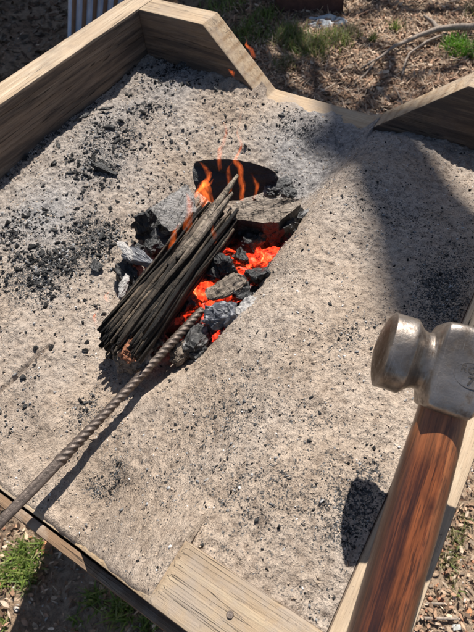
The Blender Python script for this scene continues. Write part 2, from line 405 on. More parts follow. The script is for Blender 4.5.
ASH = [(G(320, 130, -.085), .09, .07, 1.0), (G(60, 200, -.08), .09, .08, .55), (G(120, 120, -.077), .12, .1, .5), (G(180, 75, -.07), .06, .05, .6), (G(30, 230, -.08), .06, .06, .5), (G(300, 170, -.09), .05, .04, .7),
       (G(410, 130, -.07), .08, .07, .6), (G(400, 220, -.05), .08, .05, .35)]
def ash_d(x, y):
    r = .06+0*x
    for c, a, b, k in ASH: r = r+k*gauss(x, y, c, a, b)
    return np.clip(r+.15*fbm(x, y, .05, 2, 77), 0, 1)
xs = np.arange(XF+.0005, XB+.024, .00105); ys = np.arange(YR+T+.0004, YL-T, .00105)
X, Y = np.meshgrid(xs, ys, indexing='ij'); Z = dirt_h(X, Y)
nx, ny = X.shape
V = np.stack([X, Y, Z], -1).reshape(-1, 3)
# jitter the outer front edge so it crumbles
idx = np.arange(nx*ny).reshape(nx, ny)
Fq = np.stack([idx[:-1, :-1], idx[1:, :-1], idx[1:, 1:], idx[:-1, 1:]], -1).reshape(-1, 4)
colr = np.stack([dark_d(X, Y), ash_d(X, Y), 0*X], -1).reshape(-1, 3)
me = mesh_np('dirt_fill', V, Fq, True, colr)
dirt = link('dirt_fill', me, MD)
tag(dirt, 'sandy ash-dusted dirt filling the wooden box, hollowed out round the fire', 'dirt', kind='stuff')
def hz(x, y): return float(dirt_h(np.array([x]), np.array([y]))[0])

# ------------------------------------------------------------------ wooden box
def add_box(bm, a, b):
    vs = [bm.verts.new((x, y, z)) for x in (a[0], b[0]) for y in (a[1], b[1]) for z in (a[2], b[2])]
    for f in ((0, 1, 3, 2), (4, 6, 7, 5), (0, 4, 5, 1), (2, 3, 7, 6), (0, 2, 6, 4), (1, 5, 7, 3)): bm.faces.new([vs[i] for i in f])
def finish_board(bm, bev=.0022, cuts=24, amp=.0007):
    bmesh.ops.recalc_face_normals(bm, faces=bm.faces)
    bmesh.ops.bevel(bm, geom=bm.edges[:], offset=bev, segments=2, profile=.6, affect='EDGES')
    return bm
BH = .185
box = empty('fire_box', (0.28, 0.26, GZ)); tag(box, 'wooden box forge of pale weathered planks with notched end boards, filled with dirt', 'wooden forge box')
def part(name, bm, mat, parent=box):
    me = bm_mesh(bm, name); o = link(name, me, mat)
    if parent: 
        o.parent = parent; o.matrix_parent_inverse = Matrix.Translation(-Vector(parent.location))
    return o
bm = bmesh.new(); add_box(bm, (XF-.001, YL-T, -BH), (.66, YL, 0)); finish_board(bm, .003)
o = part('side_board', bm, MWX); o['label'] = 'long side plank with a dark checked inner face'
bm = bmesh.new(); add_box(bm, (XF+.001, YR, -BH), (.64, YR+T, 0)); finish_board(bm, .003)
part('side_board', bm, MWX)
def end_board(x0, ys4, mat):
    bm = bmesh.new(); y0, y1 = YR+T+.0006, YL-T-.0006
    prof = [(y0, -BH), (y1, -BH), (y1, 0), (ys4[3], 0), (ys4[2], ZL), (ys4[1], ZL), (ys4[0], 0), (y0, 0)]
    fr = [bm.verts.new((x0, y, z)) for y, z in prof]; bk = [bm.verts.new((x0+T, y, z)) for y, z in prof]
    bm.faces.new(fr); bm.faces.new(bk[::-1])
    for i in range(len(prof)):
        j = (i+1) % len(prof); bm.faces.new((fr[i], bk[i], bk[j], fr[j]))
    return finish_board(bm, .002)
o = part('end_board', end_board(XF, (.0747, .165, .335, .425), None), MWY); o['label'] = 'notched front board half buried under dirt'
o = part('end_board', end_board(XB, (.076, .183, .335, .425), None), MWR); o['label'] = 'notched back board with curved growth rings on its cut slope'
bm = bmesh.new(); add_box(bm, (XF-.0095, YR, -BH-.02), (XF-.0012, YL, -.0905)); finish_board(bm, .003); o = part('skirt_board', bm, mat_wood('stained_board', (26, 1.2, 26), tint=(.5, .42, .38), dusty=.6)); o['label'] = 'lower outer board under the front edge'
bm = bmesh.new(); add_box(bm, (XF+T+.001, YR+T+.001, -BH+.001), (XB-.001, YL-T-.001, -BH+.02)); part('floor_board', bm, MWY)
for (x, y) in ((XF+.001, YL-.139), (XF+.001, YR), (XB-.05, YL-.139), (XB-.05, YR)):
    bm = bmesh.new(); add_box(bm, (x, y, GZ-.02), (x+.04, y+.139, -BH-.001)); finish_board(bm); part('leg', bm, MLEG)
# screw head on the front board
def disc(c, r, h, seg=20):
    bm = bmesh.new(); bmesh.ops.create_cone(bm, cap_ends=True, segments=seg, radius1=r, radius2=r*.8, depth=h, matrix=Matrix.Translation(c)); return bm
p = atz(230, 615, 0); part('screw_head', disc((p[0], p[1], .0004), .0022, .0014), MIRON)

# ------------------------------------------------------------------ ground
def axis(lo, hi, step, far):
    a = np.arange(lo, hi, step); s = step; l = [lo]; r = [a[-1]]
    while l[-1] > -far: s *= 1.35; l.append(l[-1]-s)
    s = step
    while r[-1] < far: s *= 1.35; r.append(r[-1]+s)
    return np.concatenate([np.array(l[1:][::-1]), a, np.array(r[1:])])
gx = axis(-.7, 3.4, .010, 40); gy = axis(-1.0, 3.4, .010, 40)
def gnd_h(x, y): return GZ+.025*fbm(x, y, .8, 3, 50)+.008*fbm(x, y, .09, 3, 52)
GX, GY = np.meshgrid(gx, gy, indexing='ij'); GZZ = gnd_h(GX, GY)
idx = np.arange(GX.size).reshape(GX.shape)
Fq = np.stack([idx[:-1, :-1], idx[1:, :-1], idx[1:, 1:], idx[:-1, 1:]], -1).reshape(-1, 4)
g_ = link('ground', mesh_np('ground', np.stack([GX, GY, GZZ], -1).reshape(-1, 3), Fq, True), MGND); tag(g_, kind='structure')

# ------------------------------------------------------------------ scatter
def rock_proto(seed, n=10, flat=.6, elong=1.3):
    r = np.random.default_rng(seed); p = r.normal(size=(n, 3)); p /= np.linalg.norm(p, axis=1)[:, None]
    p *= r.uniform(.75, 1.0, (n, 1)); p *= np.array([elong, 1, flat])
    bm = bmesh.new()
    for q in p: bm.verts.new(q)
    res = bmesh.ops.convex_hull(bm, input=bm.verts[:])
    loose = [v for v in bm.verts if not v.link_faces]
    bmesh.ops.delete(bm, geom=loose, context='VERTS')
    bmesh.ops.triangulate(bm, faces=bm.faces[:]); bm.verts.index_update()
    Vp = np.array([v.co[:] for v in bm.verts]); Fp = np.array([[v.index for v in f.verts] for f in bm.faces]); bm.free()
    return Vp, Fp
PROT = [rock_proto(i, 9+i % 4, .35+.1*(i % 5), 1.1+.25*(i % 4)) for i in range(12)]
def euler_np(a, b, c):
    return np.array(Matrix.Rotation(c, 3, 'Z') @ Matrix.Rotation(b, 3, 'Y') @ Matrix.Rotation(a, 3, 'X'))
def merge_rocks(pts, sizes, cols, tilt=.5, protos=PROT):
    VV, FF, CC = [], [], []; off = 0
    for p, s, c in zip(pts, sizes, cols):
        Vp, Fp = protos[rng.integers(len(protos))]
        R = euler_np(rng.normal()*tilt, rng.normal()*tilt, rng.uniform(0, 6.28))
        v = (Vp*s)@R.T+p; VV.append(v); FF.append(Fp+off); off += len(Vp); CC.append(np.tile(c, (len(Vp), 1)))
    return np.concatenate(VV), np.concatenate(FF), np.concatenate(CC)
def sample_xy(n, dens, x0=.0, x1=XB+.004, y0=YR+T+.003, y1=YL-T-.002, mx=1.2):
    out = []
    while len(out) < n:
        q = rng.random((4000, 3)); x = x0+(x1-x0)*q[:, 0]; y = y0+(y1-y0)*q[:, 1]
        ok = q[:, 2]*mx < dens(x, y)
        ok &= ~((x < XF+T+.002) & (y < .08))
        out += list(zip(x[ok], y[ok]))
    return np.array(out[:n])
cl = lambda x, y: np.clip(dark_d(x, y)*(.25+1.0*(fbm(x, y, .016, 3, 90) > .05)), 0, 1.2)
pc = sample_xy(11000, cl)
sz = np.clip(rng.lognormal(math.log(.00070), .55, len(pc)), .0004, .0038)
far = sstep(.2, .34, pc[:, 1]); sz = sz*(.66+.80*far)
order = np.argsort(-sz); pc = pc[order]; sz = sz[order]
zz = dirt_h(pc[:, 0], pc[:, 1])
# the 300 largest crumbs are things of their own
cm = []
for i, (Vp, Fp) in enumerate(PROT):
    cm.append(mesh_np('charcoal_crumb', Vp, Fp)); cm[-1].materials.append(MCHA if i % 3 == 0 else MCH)
CR_LABEL = 'small black charcoal crumb scattered on the sandy ash in the box'
NI = 290
for i in range(NI):
    o = bpy.data.objects.new('charcoal_crumb', cm[i % 12]); COL.objects.link(o)
    o.location = (pc[i, 0], pc[i, 1], zz[i]+sz[i]*.25); o.scale = (sz[i],)*3
    o.rotation_euler = (rng.normal()*.4, rng.normal()*.4, rng.uniform(0, 6.28))
    tag(o, CR_LABEL, 'charcoal crumb', 'charcoal crumbs scattered over the dirt')
n0 = len(pc)-NI
cols = np.where(rng.random((n0, 1)) < .75, rng.uniform(.008, .045, (n0, 1)), rng.uniform(.1, .35, (n0, 1)))*np.ones((1, 3))
V, Fq, C = merge_rocks(np.c_[pc[NI:], zz[NI:]+sz[NI:]*.25], sz[NI:], cols)
o = link('charcoal_grit', mesh_np('charcoal_grit', V, Fq, False, C), MGRIT); tag(o, 'fine black charcoal grit strewn over the dirt in the box', 'charcoal grit', kind='stuff')
# pale sand lumps and ash flakes
ps = sample_xy(9000, lambda x, y: .5+.5*(vn(x/.03, y/.03, 95) > -.2)+0*x)
ss = np.clip(rng.lognormal(math.log(.00075), .4, len(ps)), .0004, .0016)
t = rng.random((len(ps), 1)); base = np.array([.42, .33, .25])
C0 = np.where(t < .7, base*rng.uniform(.7, 1.2, (len(ps), 1)), np.where(t < .93, np.array([.3, .29, .28])*rng.uniform(.6, 1.2, (len(ps), 1)), np.array([.66, .65, .63])))
V, Fq, C = merge_rocks(np.c_[ps, dirt_h(ps[:, 0], ps[:, 1])+ss*.15], ss, C0)
o = link('sand_grains', mesh_np('sand_grains', V, Fq, False, C), MGRIT); tag(o, 'coarse pale sand grains and ash flakes on the dirt', 'sand', kind='stuff')

# ------------------------------------------------------------------ chunks
def rough_mesh(bm, amp, sc, seed=0, sub=2, bev=.0):
    bmesh.ops.triangulate(bm, faces=bm.faces[:])
    for _ in range(sub):
        bmesh.ops.subdivide_edges(bm, edges=bm.edges[:], cuts=1, use_grid_fill=True)
        bmesh.ops.triangulate(bm, faces=bm.faces[:])
    bm.normal_update()
    off = Vector((seed*1.7, seed*.9, seed*2.3))
    for v in bm.verts:
        q = v.co/sc+off
        v.co += v.normal*(mnoise.noise(q)*amp+mnoise.noise(q*2.7)*amp*.5)+Vector((mnoise.noise(q*1.3+Vector((9, 0, 0))), mnoise.noise(q*1.3+Vector((0, 9, 0))), 0))*amp*.5
    return bm
def frame2(p1, p2, z1, z2=None):
    a = atz(*p1, z1); b = atz(*p2, z2 if z2 is not None else z1); c = (a+b)/2; d = b-a; L = np.linalg.norm(d); d /= L
    s = np.cross([0, 0, 1.], d); s /= np.linalg.norm(s); u = np.cross(d, s)
    return c, np.column_stack([d, s, u]), L
seedc = [0]
def chunk(name, p1, p2, w, h, z, mat, label, cat, z2=None, n=16, group=None, roll=0, amp=None, blocky=.5):
    """angular lump whose long axis runs between two points seen at height z"""
    seedc[0] += 1; sd = seedc[0]
    c, R, L = frame2(p1, p2, z, z2); r = np.random.default_rng(100+sd)
    if name != 'charcoal_shard' and name != 'glowing_coal': L *= 1.15; w *= 1.3; h *= 1.25
    bm = bmesh.new()
    P = r.uniform(-1, 1, (n, 3))
    nrm = (np.abs(P)**(2+6*blocky)).sum(1)**(1/(2+6*blocky)); P = P/nrm[:, None]*r.uniform(.88, 1.0, (n, 1))
    ext = np.abs(P).max(0); P = P/ext*np.array([L/2, w/2, h/2])
    for q in P: bm.verts.new(q)
    bmesh.ops.convex_hull(bm, input=bm.verts[:]); bmesh.ops.delete(bm, geom=[v for v in bm.verts if not v.link_faces], context='VERTS')
    s = min(w, h, L)
    rough_mesh(bm, (amp if amp else s*.15), s*.28, sd, 3)
    me = bm_mesh(bm, name); o = link(name, me, mat)
    o.matrix_world = Matrix.Translation(Vector(c)) @ Matrix(R.tolist()).to_4x4() @ Matrix.Rotation(roll, 4, 'X')
    tag(o, label, cat, group); return o
def slab(name, outline, thick, mat, label, cat, amp=.0012, sub=3, seed=3, sides=None, axis=None):
    """outline: list of (px,py,z) of the top edge; extruded along -z (or axis)"""
    P = [Vector(atz(a, b, z)) for a, b, z in outline]; c = sum(P, Vector())/len(P)
    ex = Vector(axis) if axis else Vector((0, 0, -1)); ex = ex.normalized()*thick
    d = (P[len(P)//2]-P[0]); ang = math.atan2(d.y, d.x); Ri = Matrix.Rotation(-ang, 3, 'Z')
    bm = bmesh.new(); t = [bm.verts.new(Ri @ (p-c)) for p in P]; b = [bm.verts.new(Ri @ ((p-c)*.86+ex)) for p in P]
    cv = bm.verts.new((0, 0, 0)); cb = bm.verts.new(Ri @ ex)
    k = len(P)
    for i in range(k):
        j = (i+1) % k
        bm.faces.new((t[i], t[j], cv)); bm.faces.new((b[j], b[i], cb)); bm.faces.new((t[j], t[i], b[i], b[j]))
    bmesh.ops.recalc_face_normals(bm, faces=bm.faces)
    if sides:
        bm.faces.ensure_lookup_table()
        for f in bm.faces: f.material_index = 0 if cv in f.verts else 1
    rough_mesh(bm, amp, .008, seed, sub)
    me = bm_mesh(bm, name); o = link(name, me, mat)
    if sides: me.materials.append(sides)
    o.matrix_world = Matrix.Translation(c) @ Matrix.Rotation(ang, 4, 'Z')
    tag(o, label, cat); return o
# splintered log: a bundle of split fibres
def splinter_log():
    A = atz(112, 347, -.048); B = atz(226, 204, -.036); d = B-A; L = np.linalg.norm(d); d /= L
    s = np.cross([0, 0, 1.], d); s /= np.linalg.norm(s); u = np.cross(d, s)
    VV, FF, CC = [], [], []; off = 0; r = np.random.default_rng(5)
    rows = [(-.0035, 9, .034), (0, 11, .040), (.004, 12, .044), (.008, 9, .036), (.0115, 6, .024)]
    for uz, nn, wd in rows[::-1] if False else rows:
        pass
    def strip(sy, uz, l0, l1, w, h, col, lift=0, yaw=0):
        nonlocal off
        K = 9; ring = []
        ph = r.uniform(0, 9)
        for i in range(K):
            t = i/(K-1); x = l0+(l1-l0)*t
            tp = min(1, .72+t*4, .62+(1-t)*4)
            cy = sy+.0011*math.sin(ph+t*7)+yaw*(t-.5)*.02+(-sy*.08)*t; cz = uz+lift*t*t+.0007*math.sin(ph*2+t*7)
            ww = w*tp/2*(1+.15*r.normal()); hh = h*tp/2*(1+.15*r.normal()); tw = .3*math.sin(ph+t*2)
            for (a, b) in ((-1, -1), (1, -.8), (.8, 1), (-.9, .5)):
                ya = a*ww; zb = b*hh
                ring.append((x, cy+ya*math.cos(tw)-zb*math.sin(tw), cz+ya*math.sin(tw)+zb*math.cos(tw)))
        f = []
        for i in range(K-1):
            for q in range(4):
                f.append((i*4+q, i*4+(q+1) % 4, i*4+4+(q+1) % 4, i*4+4+q))
        f.append((3, 2, 1, 0)); e = (K-1)*4; f.append((e, e+1, e+2, e+3))
        VV.append(np.array(ring)); FF.append(np.array(f)+off); off += len(ring)
        cc = np.tile(col, (len(ring), 1)); CC.append(cc)
    for li in range(6):
        uz = -.020+li*.0042
        half = .0245*(1-.05*abs(li-3)**1.3)
        y = -half
        while y < half:
            w = min(.0042, .0009+r.exponential(.0009))
            g = r.choice([.07, .2, .5, 1.0, 1.7], p=[.20, .24, .24, .20, .12]); tint = np.array([1.12, 1.0, .86])*g*.45
            if li < 4: tint = tint*.35
            l0 = r.uniform(-.006, .016)+abs(y)*.15+(.004 if li == 5 else 0); l1 = L*r.uniform(.80, 1.0)
            strip(y+w/2, uz+r.normal()*.0019, l0, l1, w*1.15, r.uniform(.0035, .006), tint, lift=r.uniform(-.003, .003), yaw=r.normal()*.32)
            y += w*.9
    # long splinter standing proud at the far end
    strip(.001, .006, L*.55, L*1.13, .0042, .0035, np.array([1.3, 1.25, 1.15]), lift=.012, yaw=-.1)
    strip(-.004, .005, L*.35, L*1.04, .005, .004, np.array([1.1, 1.05, 1.0]), lift=.006)
    strip(.006, .004, L*.5, L*1.07, .005, .004, np.array([.6, .55, .5]), lift=.004)
    for sy in np.arange(-.017, .018, .0085):      # solid heart of the split piece
        strip(sy, -.010, .008, L*.9, .0105, .020, np.array([.12, .11, .1]))
    me = mesh_np('charred_split_log', np.concatenate(VV), np.concatenate(FF), False, np.concatenate(CC))
    o = link('charred_split_log', me, MLOG)
    R = Matrix(np.column_stack([d, s, u]).tolist()).to_4x4(); o.matrix_world = Matrix.Translation(Vector(A)) @ R
    tag(o, 'splintered grey-brown split log lying lengthwise across the fire beside the twisted bar', 'log'); return o
splinter_log()
chunk('burnt_log_end', (105, 352), (150, 356), .024, .020, -.066, MBRN, 'short brown burnt stub under the near end of the splintered log', 'wood', n=14)
chunk('glowing_stub', (124, 358), (142, 340), .012, .010, -.052, mat_charwood('scorched_orange', (.06, .02, .01), (.3, .12, .06), (.5, .25, .15)), 'short orange-brown scorched stub poking from the near end of the log', 'wood')
# bark plate top left
slab('charred_bark_plate', [(150, 208, -.05), (168, 196, -.043), (187, 184, -.036), (194, 196, -.034), (197, 214, -.036), (191, 226, -.042), (178, 228, -.048), (170, 232, -.052), (160, 222, -.052)], .007, MGREY,
     'flat grey cracked bark plate leaning at the left of the flames', 'charred wood', sides=MCH, seed=4, axis=(-.2, .3, -1))
chunk('charcoal_lump', (140, 232), (166, 214), .026, .030, -.072, MBLK, 'big matt black lump below the grey bark plate', 'charcoal', blocky=.3)
chunk('charcoal_lump', (150, 250), (178, 236), .024, .026, -.078, MBLK, 'black lump in shade just left of the log middle', 'charcoal')
chunk('charcoal_lump', (122, 268), (138, 292), .016, .022, -.082, MCH, 'upright black piece under the bluish chip left of the log', 'charcoal')
chunk('bluish_chip', (124, 252), (158, 262), .014, .009, -.060, MBLUE, 'smooth bluish grey chip sticking out left of the log', 'charcoal', z2=-.064)
chunk('ash_flake', (120, 242), (132, 258), .007, .004, -.056, MASH, 'small white pointed ash flake on the bluish chip', 'ash flake')
chunk('ash_flake', (128, 276), (120, 296), .006, .008, -.072, MASH, 'pale grey ash sliver left of the log beside the small orange flame', 'ash flake')
# black curved slab at the back
slab('black_curved_slab', [(193, 166, -.056), (196, 161, -.050), (206, 160, -.045), (228, 159, -.042), (250, 162, -.042), (268, 168, -.046), (276, 173, -.051), (279, 178, -.055), (276, 186, -.064), (268, 191, -.070), (240, 200, -.085), (212, 203, -.088), (196, 190, -.075), (192, 172, -.06)], .008,
     MBLK, 'black charred slab with a rounded right end standing behind the flames', 'charred wood', seed=8, amp=.0008, axis=(.8, .25, -.6))
# big flat topped lump
slab('flat_topped_char', [(222, 219, -.040), (232, 206, -.037), (247, 199, -.035), (262, 200, -.034), (283, 199, -.034), (303, 198, -.036), (300, 205, -.038), (288, 214, -.040), (279, 222, -.041), (263, 223, -.041), (245, 220, -.041)], .030, MBRN,
     'large flat-topped brown-grey chunk with black sides right of the flames', 'charred wood', sides=MCH, seed=6, amp=.0016)
chunk('charcoal_lump', (228, 236), (262, 246), .024, .026, -.070, MCH, 'broad black lump in front of the flat-topped chunk', 'charcoal')
chunk('charcoal_lump', (262, 240), (296, 228), .026, .030, -.068, MCH, 'cracked black lump under the right end of the flat-topped chunk', 'charcoal')
chunk('charcoal_lump', (284, 232), (304, 212), .018, .022, -.066, MCHA, 'ashy black lump against the dirt bank at the right of the fire', 'charcoal')
chunk('ash_cinder', (268, 194), (290, 182), .014, .012, -.070, MCHA, 'pale grey ashy cinder at the end of the black slab', 'cinder')
chunk('ash_cinder', (284, 190), (294, 200), .010, .010, -.064, MCHA, 'small grey cinder above the flat-topped chunk', 'cinder')
chunk('charcoal_lump', (198, 262), (222, 276), .020, .022, -.062, MCH, 'rounded black lump between the log and the red embers', 'charcoal', blocky=.2)
chunk('charcoal_lump', (216, 250), (232, 274), .015, .020, -.055, MBLK, 'upright jagged black lump in the middle of the embers', 'charcoal')
chunk('charcoal_lump', (236, 252), (246, 262), .009, .010, -.062, MCH, 'tiny black lump on the embers right of the jagged one', 'charcoal')
chunk('glossy_charcoal_cube', (250, 280), (272, 270), .015, .016, -.060, MBLK, 'glossy black cube-like coal lying on the red embers', 'charcoal', blocky=1)
chunk('grey_wood_piece', (207, 298), (241, 280), .019, .016, -.055, MBRN, 'grey-brown wood block with end grain below the red embers', 'charred wood', blocky=.9)
chunk('charcoal_lump', (238, 282), (246, 304), .014, .018, -.062, MBLK, 'black lump wedged right of the grey-brown block', 'charcoal')
chunk('round_coal', (206, 318), (236, 312), .022, .016, -.056, MBLUE, 'rounded bluish black coal next to the bar tip', 'charcoal', blocky=.1, n=26)
chunk('white_ash_chunk', (239, 316), (257, 300), .013, .012, -.055, MASH, 'whitish ash-covered finger of charcoal below the cube coal', 'ash chunk', n=22, blocky=.3)
chunk('ashy_finger', (280, 276), (292, 248), .011, .012, -.060, MCHA, 'ash-grey stick lying along the dirt bank right of the embers', 'charred wood')
chunk('ash_cinder', (184, 350), (206, 328), .022, .020, -.075, MCHA, 'flaky ash-brown cinder right of the bar below the fire', 'cinder')
chunk('ash_cinder', (172, 360), (196, 342), .014, .014, -.080, MBRN, 'small brown cinder beside the bar shadow', 'cinder')
chunk('ash_cinder', (192, 356), (208, 348), .012, .012, -.078, MCHA, 'dark grey cinder resting at the foot of the dirt bank', 'cinder')
chunk('charcoal_lump', (176, 312), (190, 296), .016, .018, -.072, MBLK, 'black lump between the log and the bar tip', 'charcoal')
chunk('charcoal_lump', (150, 338), (170, 318), .018, .018, -.078, MCH, 'black lump under the log near the bar', 'charcoal')
chunk('ash_cinder', (138, 352), (162, 340), .012, .012, -.080, MCHA, 'grey cinder squeezed between log and bar', 'cinder')
for (p1, p2, w, h, z, lb) in [((204, 254), (218, 246), .014, .016, -.064, 'black lump against the log above the rounded lump'), ((184, 292), (196, 306), .012, .014, -.070, 'narrow black lump between the left ember and the bar tip'),
      ((222, 284), (232, 276), .012, .014, -.070, 'black lump behind the grey-brown block'), ((250, 292), (262, 302), .013, .013, -.070, 'black lump between the white ash chunk and the dirt bank'),
      ((270, 276), (280, 264), .012, .014, -.068, 'black lump between the cube coal and the ash-grey stick'), ((160, 318), (178, 300), .016, .018, -.080, 'black lump half under the right flank of the log'),
      ((192, 340), (202, 350), .012, .012, -.078, 'black lump at the low end of the long ember'), ((246, 300), (236, 322), .012, .012, -.076, 'black lump behind the white ash chunk'), ((206, 238), (222, 230), .014, .02, -.066, 'black lump under the upstanding splinter'),
      ((142, 250), (130, 262), .012, .016, -.082, 'small black lump under the bluish chip'), ((222, 318), (214, 332), .012, .010, -.066, 'dark flake in front of the round bluish coal'), ((218, 262), (228, 282), .012, .014, -.066, 'black lump under the upright jagged one')]:
    chunk('charcoal_lump', p1, p2, w, h, z, MCH if p1[0] % 3 == 0 else MBLK, lb, 'charcoal')
# glowing coals
EM = [((178, 300), (205, 270), .028, .014, -.085, MEMB), ((196, 296), (212, 284), .02, .014, -.076, MEMB), ((214, 246), (232, 240), .018, .016, -.074, MEMB2), ((238, 240), (252, 262), .020, .016, -.074, MEMB),
      ((244, 262), (262, 250), .022, .016, -.076, MEMB), ((232, 276), (254, 268), .018, .014, -.076, MEMB), ((262, 258), (280, 250), .018, .014, -.074, MEMB), ((254, 296), (272, 280), .018, .014, -.076, MEMB),
      ((236, 290), (256, 300), .016, .012, -.080, MEMB), ((270, 262), (282, 268), .014, .012, -.074, MEMB2), ((202, 306), (214, 304), .010, .010, -.070, MEMB), ((212, 340), (242, 324), .012, .010, -.066, MEMB2), ((200, 322), (208, 330), .008, .01, -.074, MEMB2),
      ((230, 304), (240, 312), .012, .01, -.074, MEMB), ((180, 280), (192, 268), .018, .012, -.08, MEMB2)]
EL = ['wide glowing ember against the right flank of the log', 'ember above the bar tip, left of the black rounded lump', 'ember peeping out above the upright jagged lump', 'bright ember just right of the jagged lump',
      'bright ember in the middle of the red bed under the cube coal', 'ember left of the glossy cube coal', 'ember between the cube coal and the cracked lump', 'ember below the glossy cube coal',
      'ember right of the grey-brown block', 'dim ember beside the ash-grey stick', 'tiny ember showing at the very tip of the bar', 'long low ember under the round bluish coal', 'dim tiny ember left of the round bluish coal',
      'ember between the round coal and the whitish ash chunk', 'dim ember deep under the log flank']
for (p1, p2, w, h, z, mt), lb in zip(EM, EL):
    chunk('glowing_coal', p1, p2, w, h, z, mt, lb, 'glowing coal', group='glowing coals in the bed of the fire', n=18, blocky=.2)
def bed():
    pts = []
    for k in range(26):
        pass
slab('ember_bed', [(176, 305, -.088), (190, 275, -.088), (205, 262, -.09), (215, 240, -.09), (240, 235, -.088), (272, 248, -.084), (284, 262, -.08), (270, 290, -.08), (250, 312, -.078), (232, 336, -.082), (208, 345, -.086), (190, 330, -.09)], .012, MEMB2,
     'bed of red-hot embers at the heart of the fire', 'embers', amp=.003, sub=3, seed=12)
lm = []
for k in range(9):
    r = np.random.default_rng(900+k); bm = bmesh.new()
    for q in r.uniform(-1, 1, (14, 3))*np.array([1, .75, .65]): bm.verts.new(q)
    bmesh.ops.convex_hull(bm, input=bm.verts[:]); bmesh.ops.delete(bm, geom=[v for v in bm.verts if not v.link_faces], context='VERTS')
    rough_mesh(bm, .17, .6, k+20, 2); m_ = bm_mesh(bm, 'coal_nugget'); m_.materials.append([MCH, MBLK, MCHA, MBLK][k % 4]); lm.append(m_)
pr = random.Random(11); made = 0
HOT = [((197, 284), 17), ((240, 254), 14), ((262, 262), 12), ((262, 290), 9), ((225, 332), 12)]
while made < 110:
    t = pr.random(); w = pr.uniform(-1, 1); ax = 122+(292-122)*t; ay = 356+(205-356)*t; px = ax+w*26*.66; py = ay+w*30*.75
    if any(math.hypot(px-h[0], py-h[1]) < r for h, r in HOT): continue
    p = atz(px, py, -.095); sc = pr.uniform(.0035, .0085); z = hz(p[0], p[1])+sc*.4+(.012*pr.random() if abs(w) < .6 else 0)
    if z > -.055: continue
    o = bpy.data.objects.new('coal_nugget', lm[pr.randrange(9)]); COL.objects.link(o); o.location = (p[0], p[1], z); o.scale = (sc,)*3
    o.rotation_euler = (pr.uniform(-.6, .6), pr.uniform(-.6, .6), pr.uniform(0, 6.28)); tag(o, 'small black coal nugget packed into the fire pit around the embers', 'charcoal', 'coal nuggets packed in the fire pit'); made += 1
# individual chips with a look of their own
chunk('charcoal_shard', (95, 164), (116, 172), .012, .012, -.068, MBLK, 'largest black shard standing on the dirt between the left plank and the fire', 'charcoal', n=8)
chunk('charcoal_shard', (73, 121), (90, 113), .007, .004, -.068, MCHA, 'flat grey chip close to the left plank', 'charcoal')
chunk('charcoal_shard', (98, 110), (113, 108), .005, .004, -.068, MCH, 'thin dark sliver beside the flat grey chip near the left plank', 'charcoal')
chunk('charcoal_shard', (176, 65), (190, 62), .010, .007, -.062, MCHA, 'grey chip in the shade of the back board', 'charcoal')
chunk('charcoal_shard', (172, 502), (183, 500), .006, .005, -.045, MBLK, 'lone black pebble of charcoal near the front board', 'charcoal')
chunk('charcoal_shard', (117, 466), (122, 462), .005, .005, -.076, MBLK, 'small black pebble just right of the bar', 'charcoal')
chunk('charcoal_shard', (382, 410), (388, 406), .004, .004, -.010, MBLK, 'black fragment left of the hammer handle top', 'charcoal')
chunk('charcoal_shard', (345, 448), (360, 455), .005, .005, -.012, MCH, 'dark fragment just above the hammer shadow', 'charcoal')
chunk('charcoal_shard', (377, 264), (392, 267), .006, .006, -.030, MCH, 'black chunk on the shaded dirt above the hammer face', 'charcoal')
chunk('charcoal_shard', (88, 262), (102, 268), .012, .004, -.078, MCHA, 'larger grey flake in the dark patch left of the fire', 'charcoal')

# ------------------------------------------------------------------ flames
def flame_core(Q, c, flat):
    bm = bmesh.new(); prev = None; K = 10
    for i, (p, r) in enumerate(Q[1:-2]):
        r = max(r*.55, .1)*.001; wob = Vector((mnoise.noise(p*60), mnoise.noise(p*60+Vector((5, 5, 5))), 0))*.0045
        ring = [bm.verts.new(p-c+wob+Vector((math.cos(a)*r, math.sin(a)*r*flat, 0))) for a in [2*math.pi*q/K for q in range(K)]]
        if prev:
            for q in range(K): bm.faces.new((prev[q], prev[(q+1) % K], ring[(q+1) % K], ring[q]))
        else: bm.faces.new(ring[::-1])
        prev = ring
    bm.faces.new(prev); bmesh.ops.recalc_face_normals(bm, faces=bm.faces); return bm_mesh(bm, 'flame_core', True)
def flame(pts, label, mat, flat=.5, name='flame', core=True):
    """pts: (px,py,z,radius_mm)"""
    P = [Vector(atz(a, b, z)) for a, b, z, r in pts]; c = P[0].copy(); bm = bmesh.new(); prev = None; K = 12
    # interpolate
    Q = []
    for i in range(len(P)-1):
        for k in range(5):
            t = k/5; Q.append((P[i].lerp(P[i+1], t), pts[i][3]*(1-t)+pts[i+1][3]*t))
    Q.append((P[-1], pts[-1][3]))
    vd = Vector(M[0])
    for i, (p, r) in enumerate(Q):
        r = max(r, .15)*.001
        wob = Vector((mnoise.noise(p*60), mnoise.noise(p*60+Vector((5, 5, 5))), 0))*.004
        ring = [bm.verts.new(p-c+wob+Vector((math.cos(a)*r, math.sin(a)*r*flat, 0))) for a in [2*math.pi*q/K for q in range(K)]]
        if prev:
            for q in range(K): bm.faces.new((prev[q], prev[(q+1) % K], ring[(q+1) % K], ring[q]))
        else: bm.faces.new(ring[::-1])
        prev = ring
    bm.faces.new(prev); bmesh.ops.recalc_face_normals(bm, faces=bm.faces)
    rz = math.atan2(M[0][1], M[0][0])
    me = bm_mesh(bm, name, True); o = link(name, me, mat); o.location = c
    tag(o, label, 'flame', 'flames rising from the fire')
    if not core:
        return o
    k = link('flame_core', flame_core(Q, c, flat), MFLC if mat is MFL else MFL2); k.parent = o
    return o
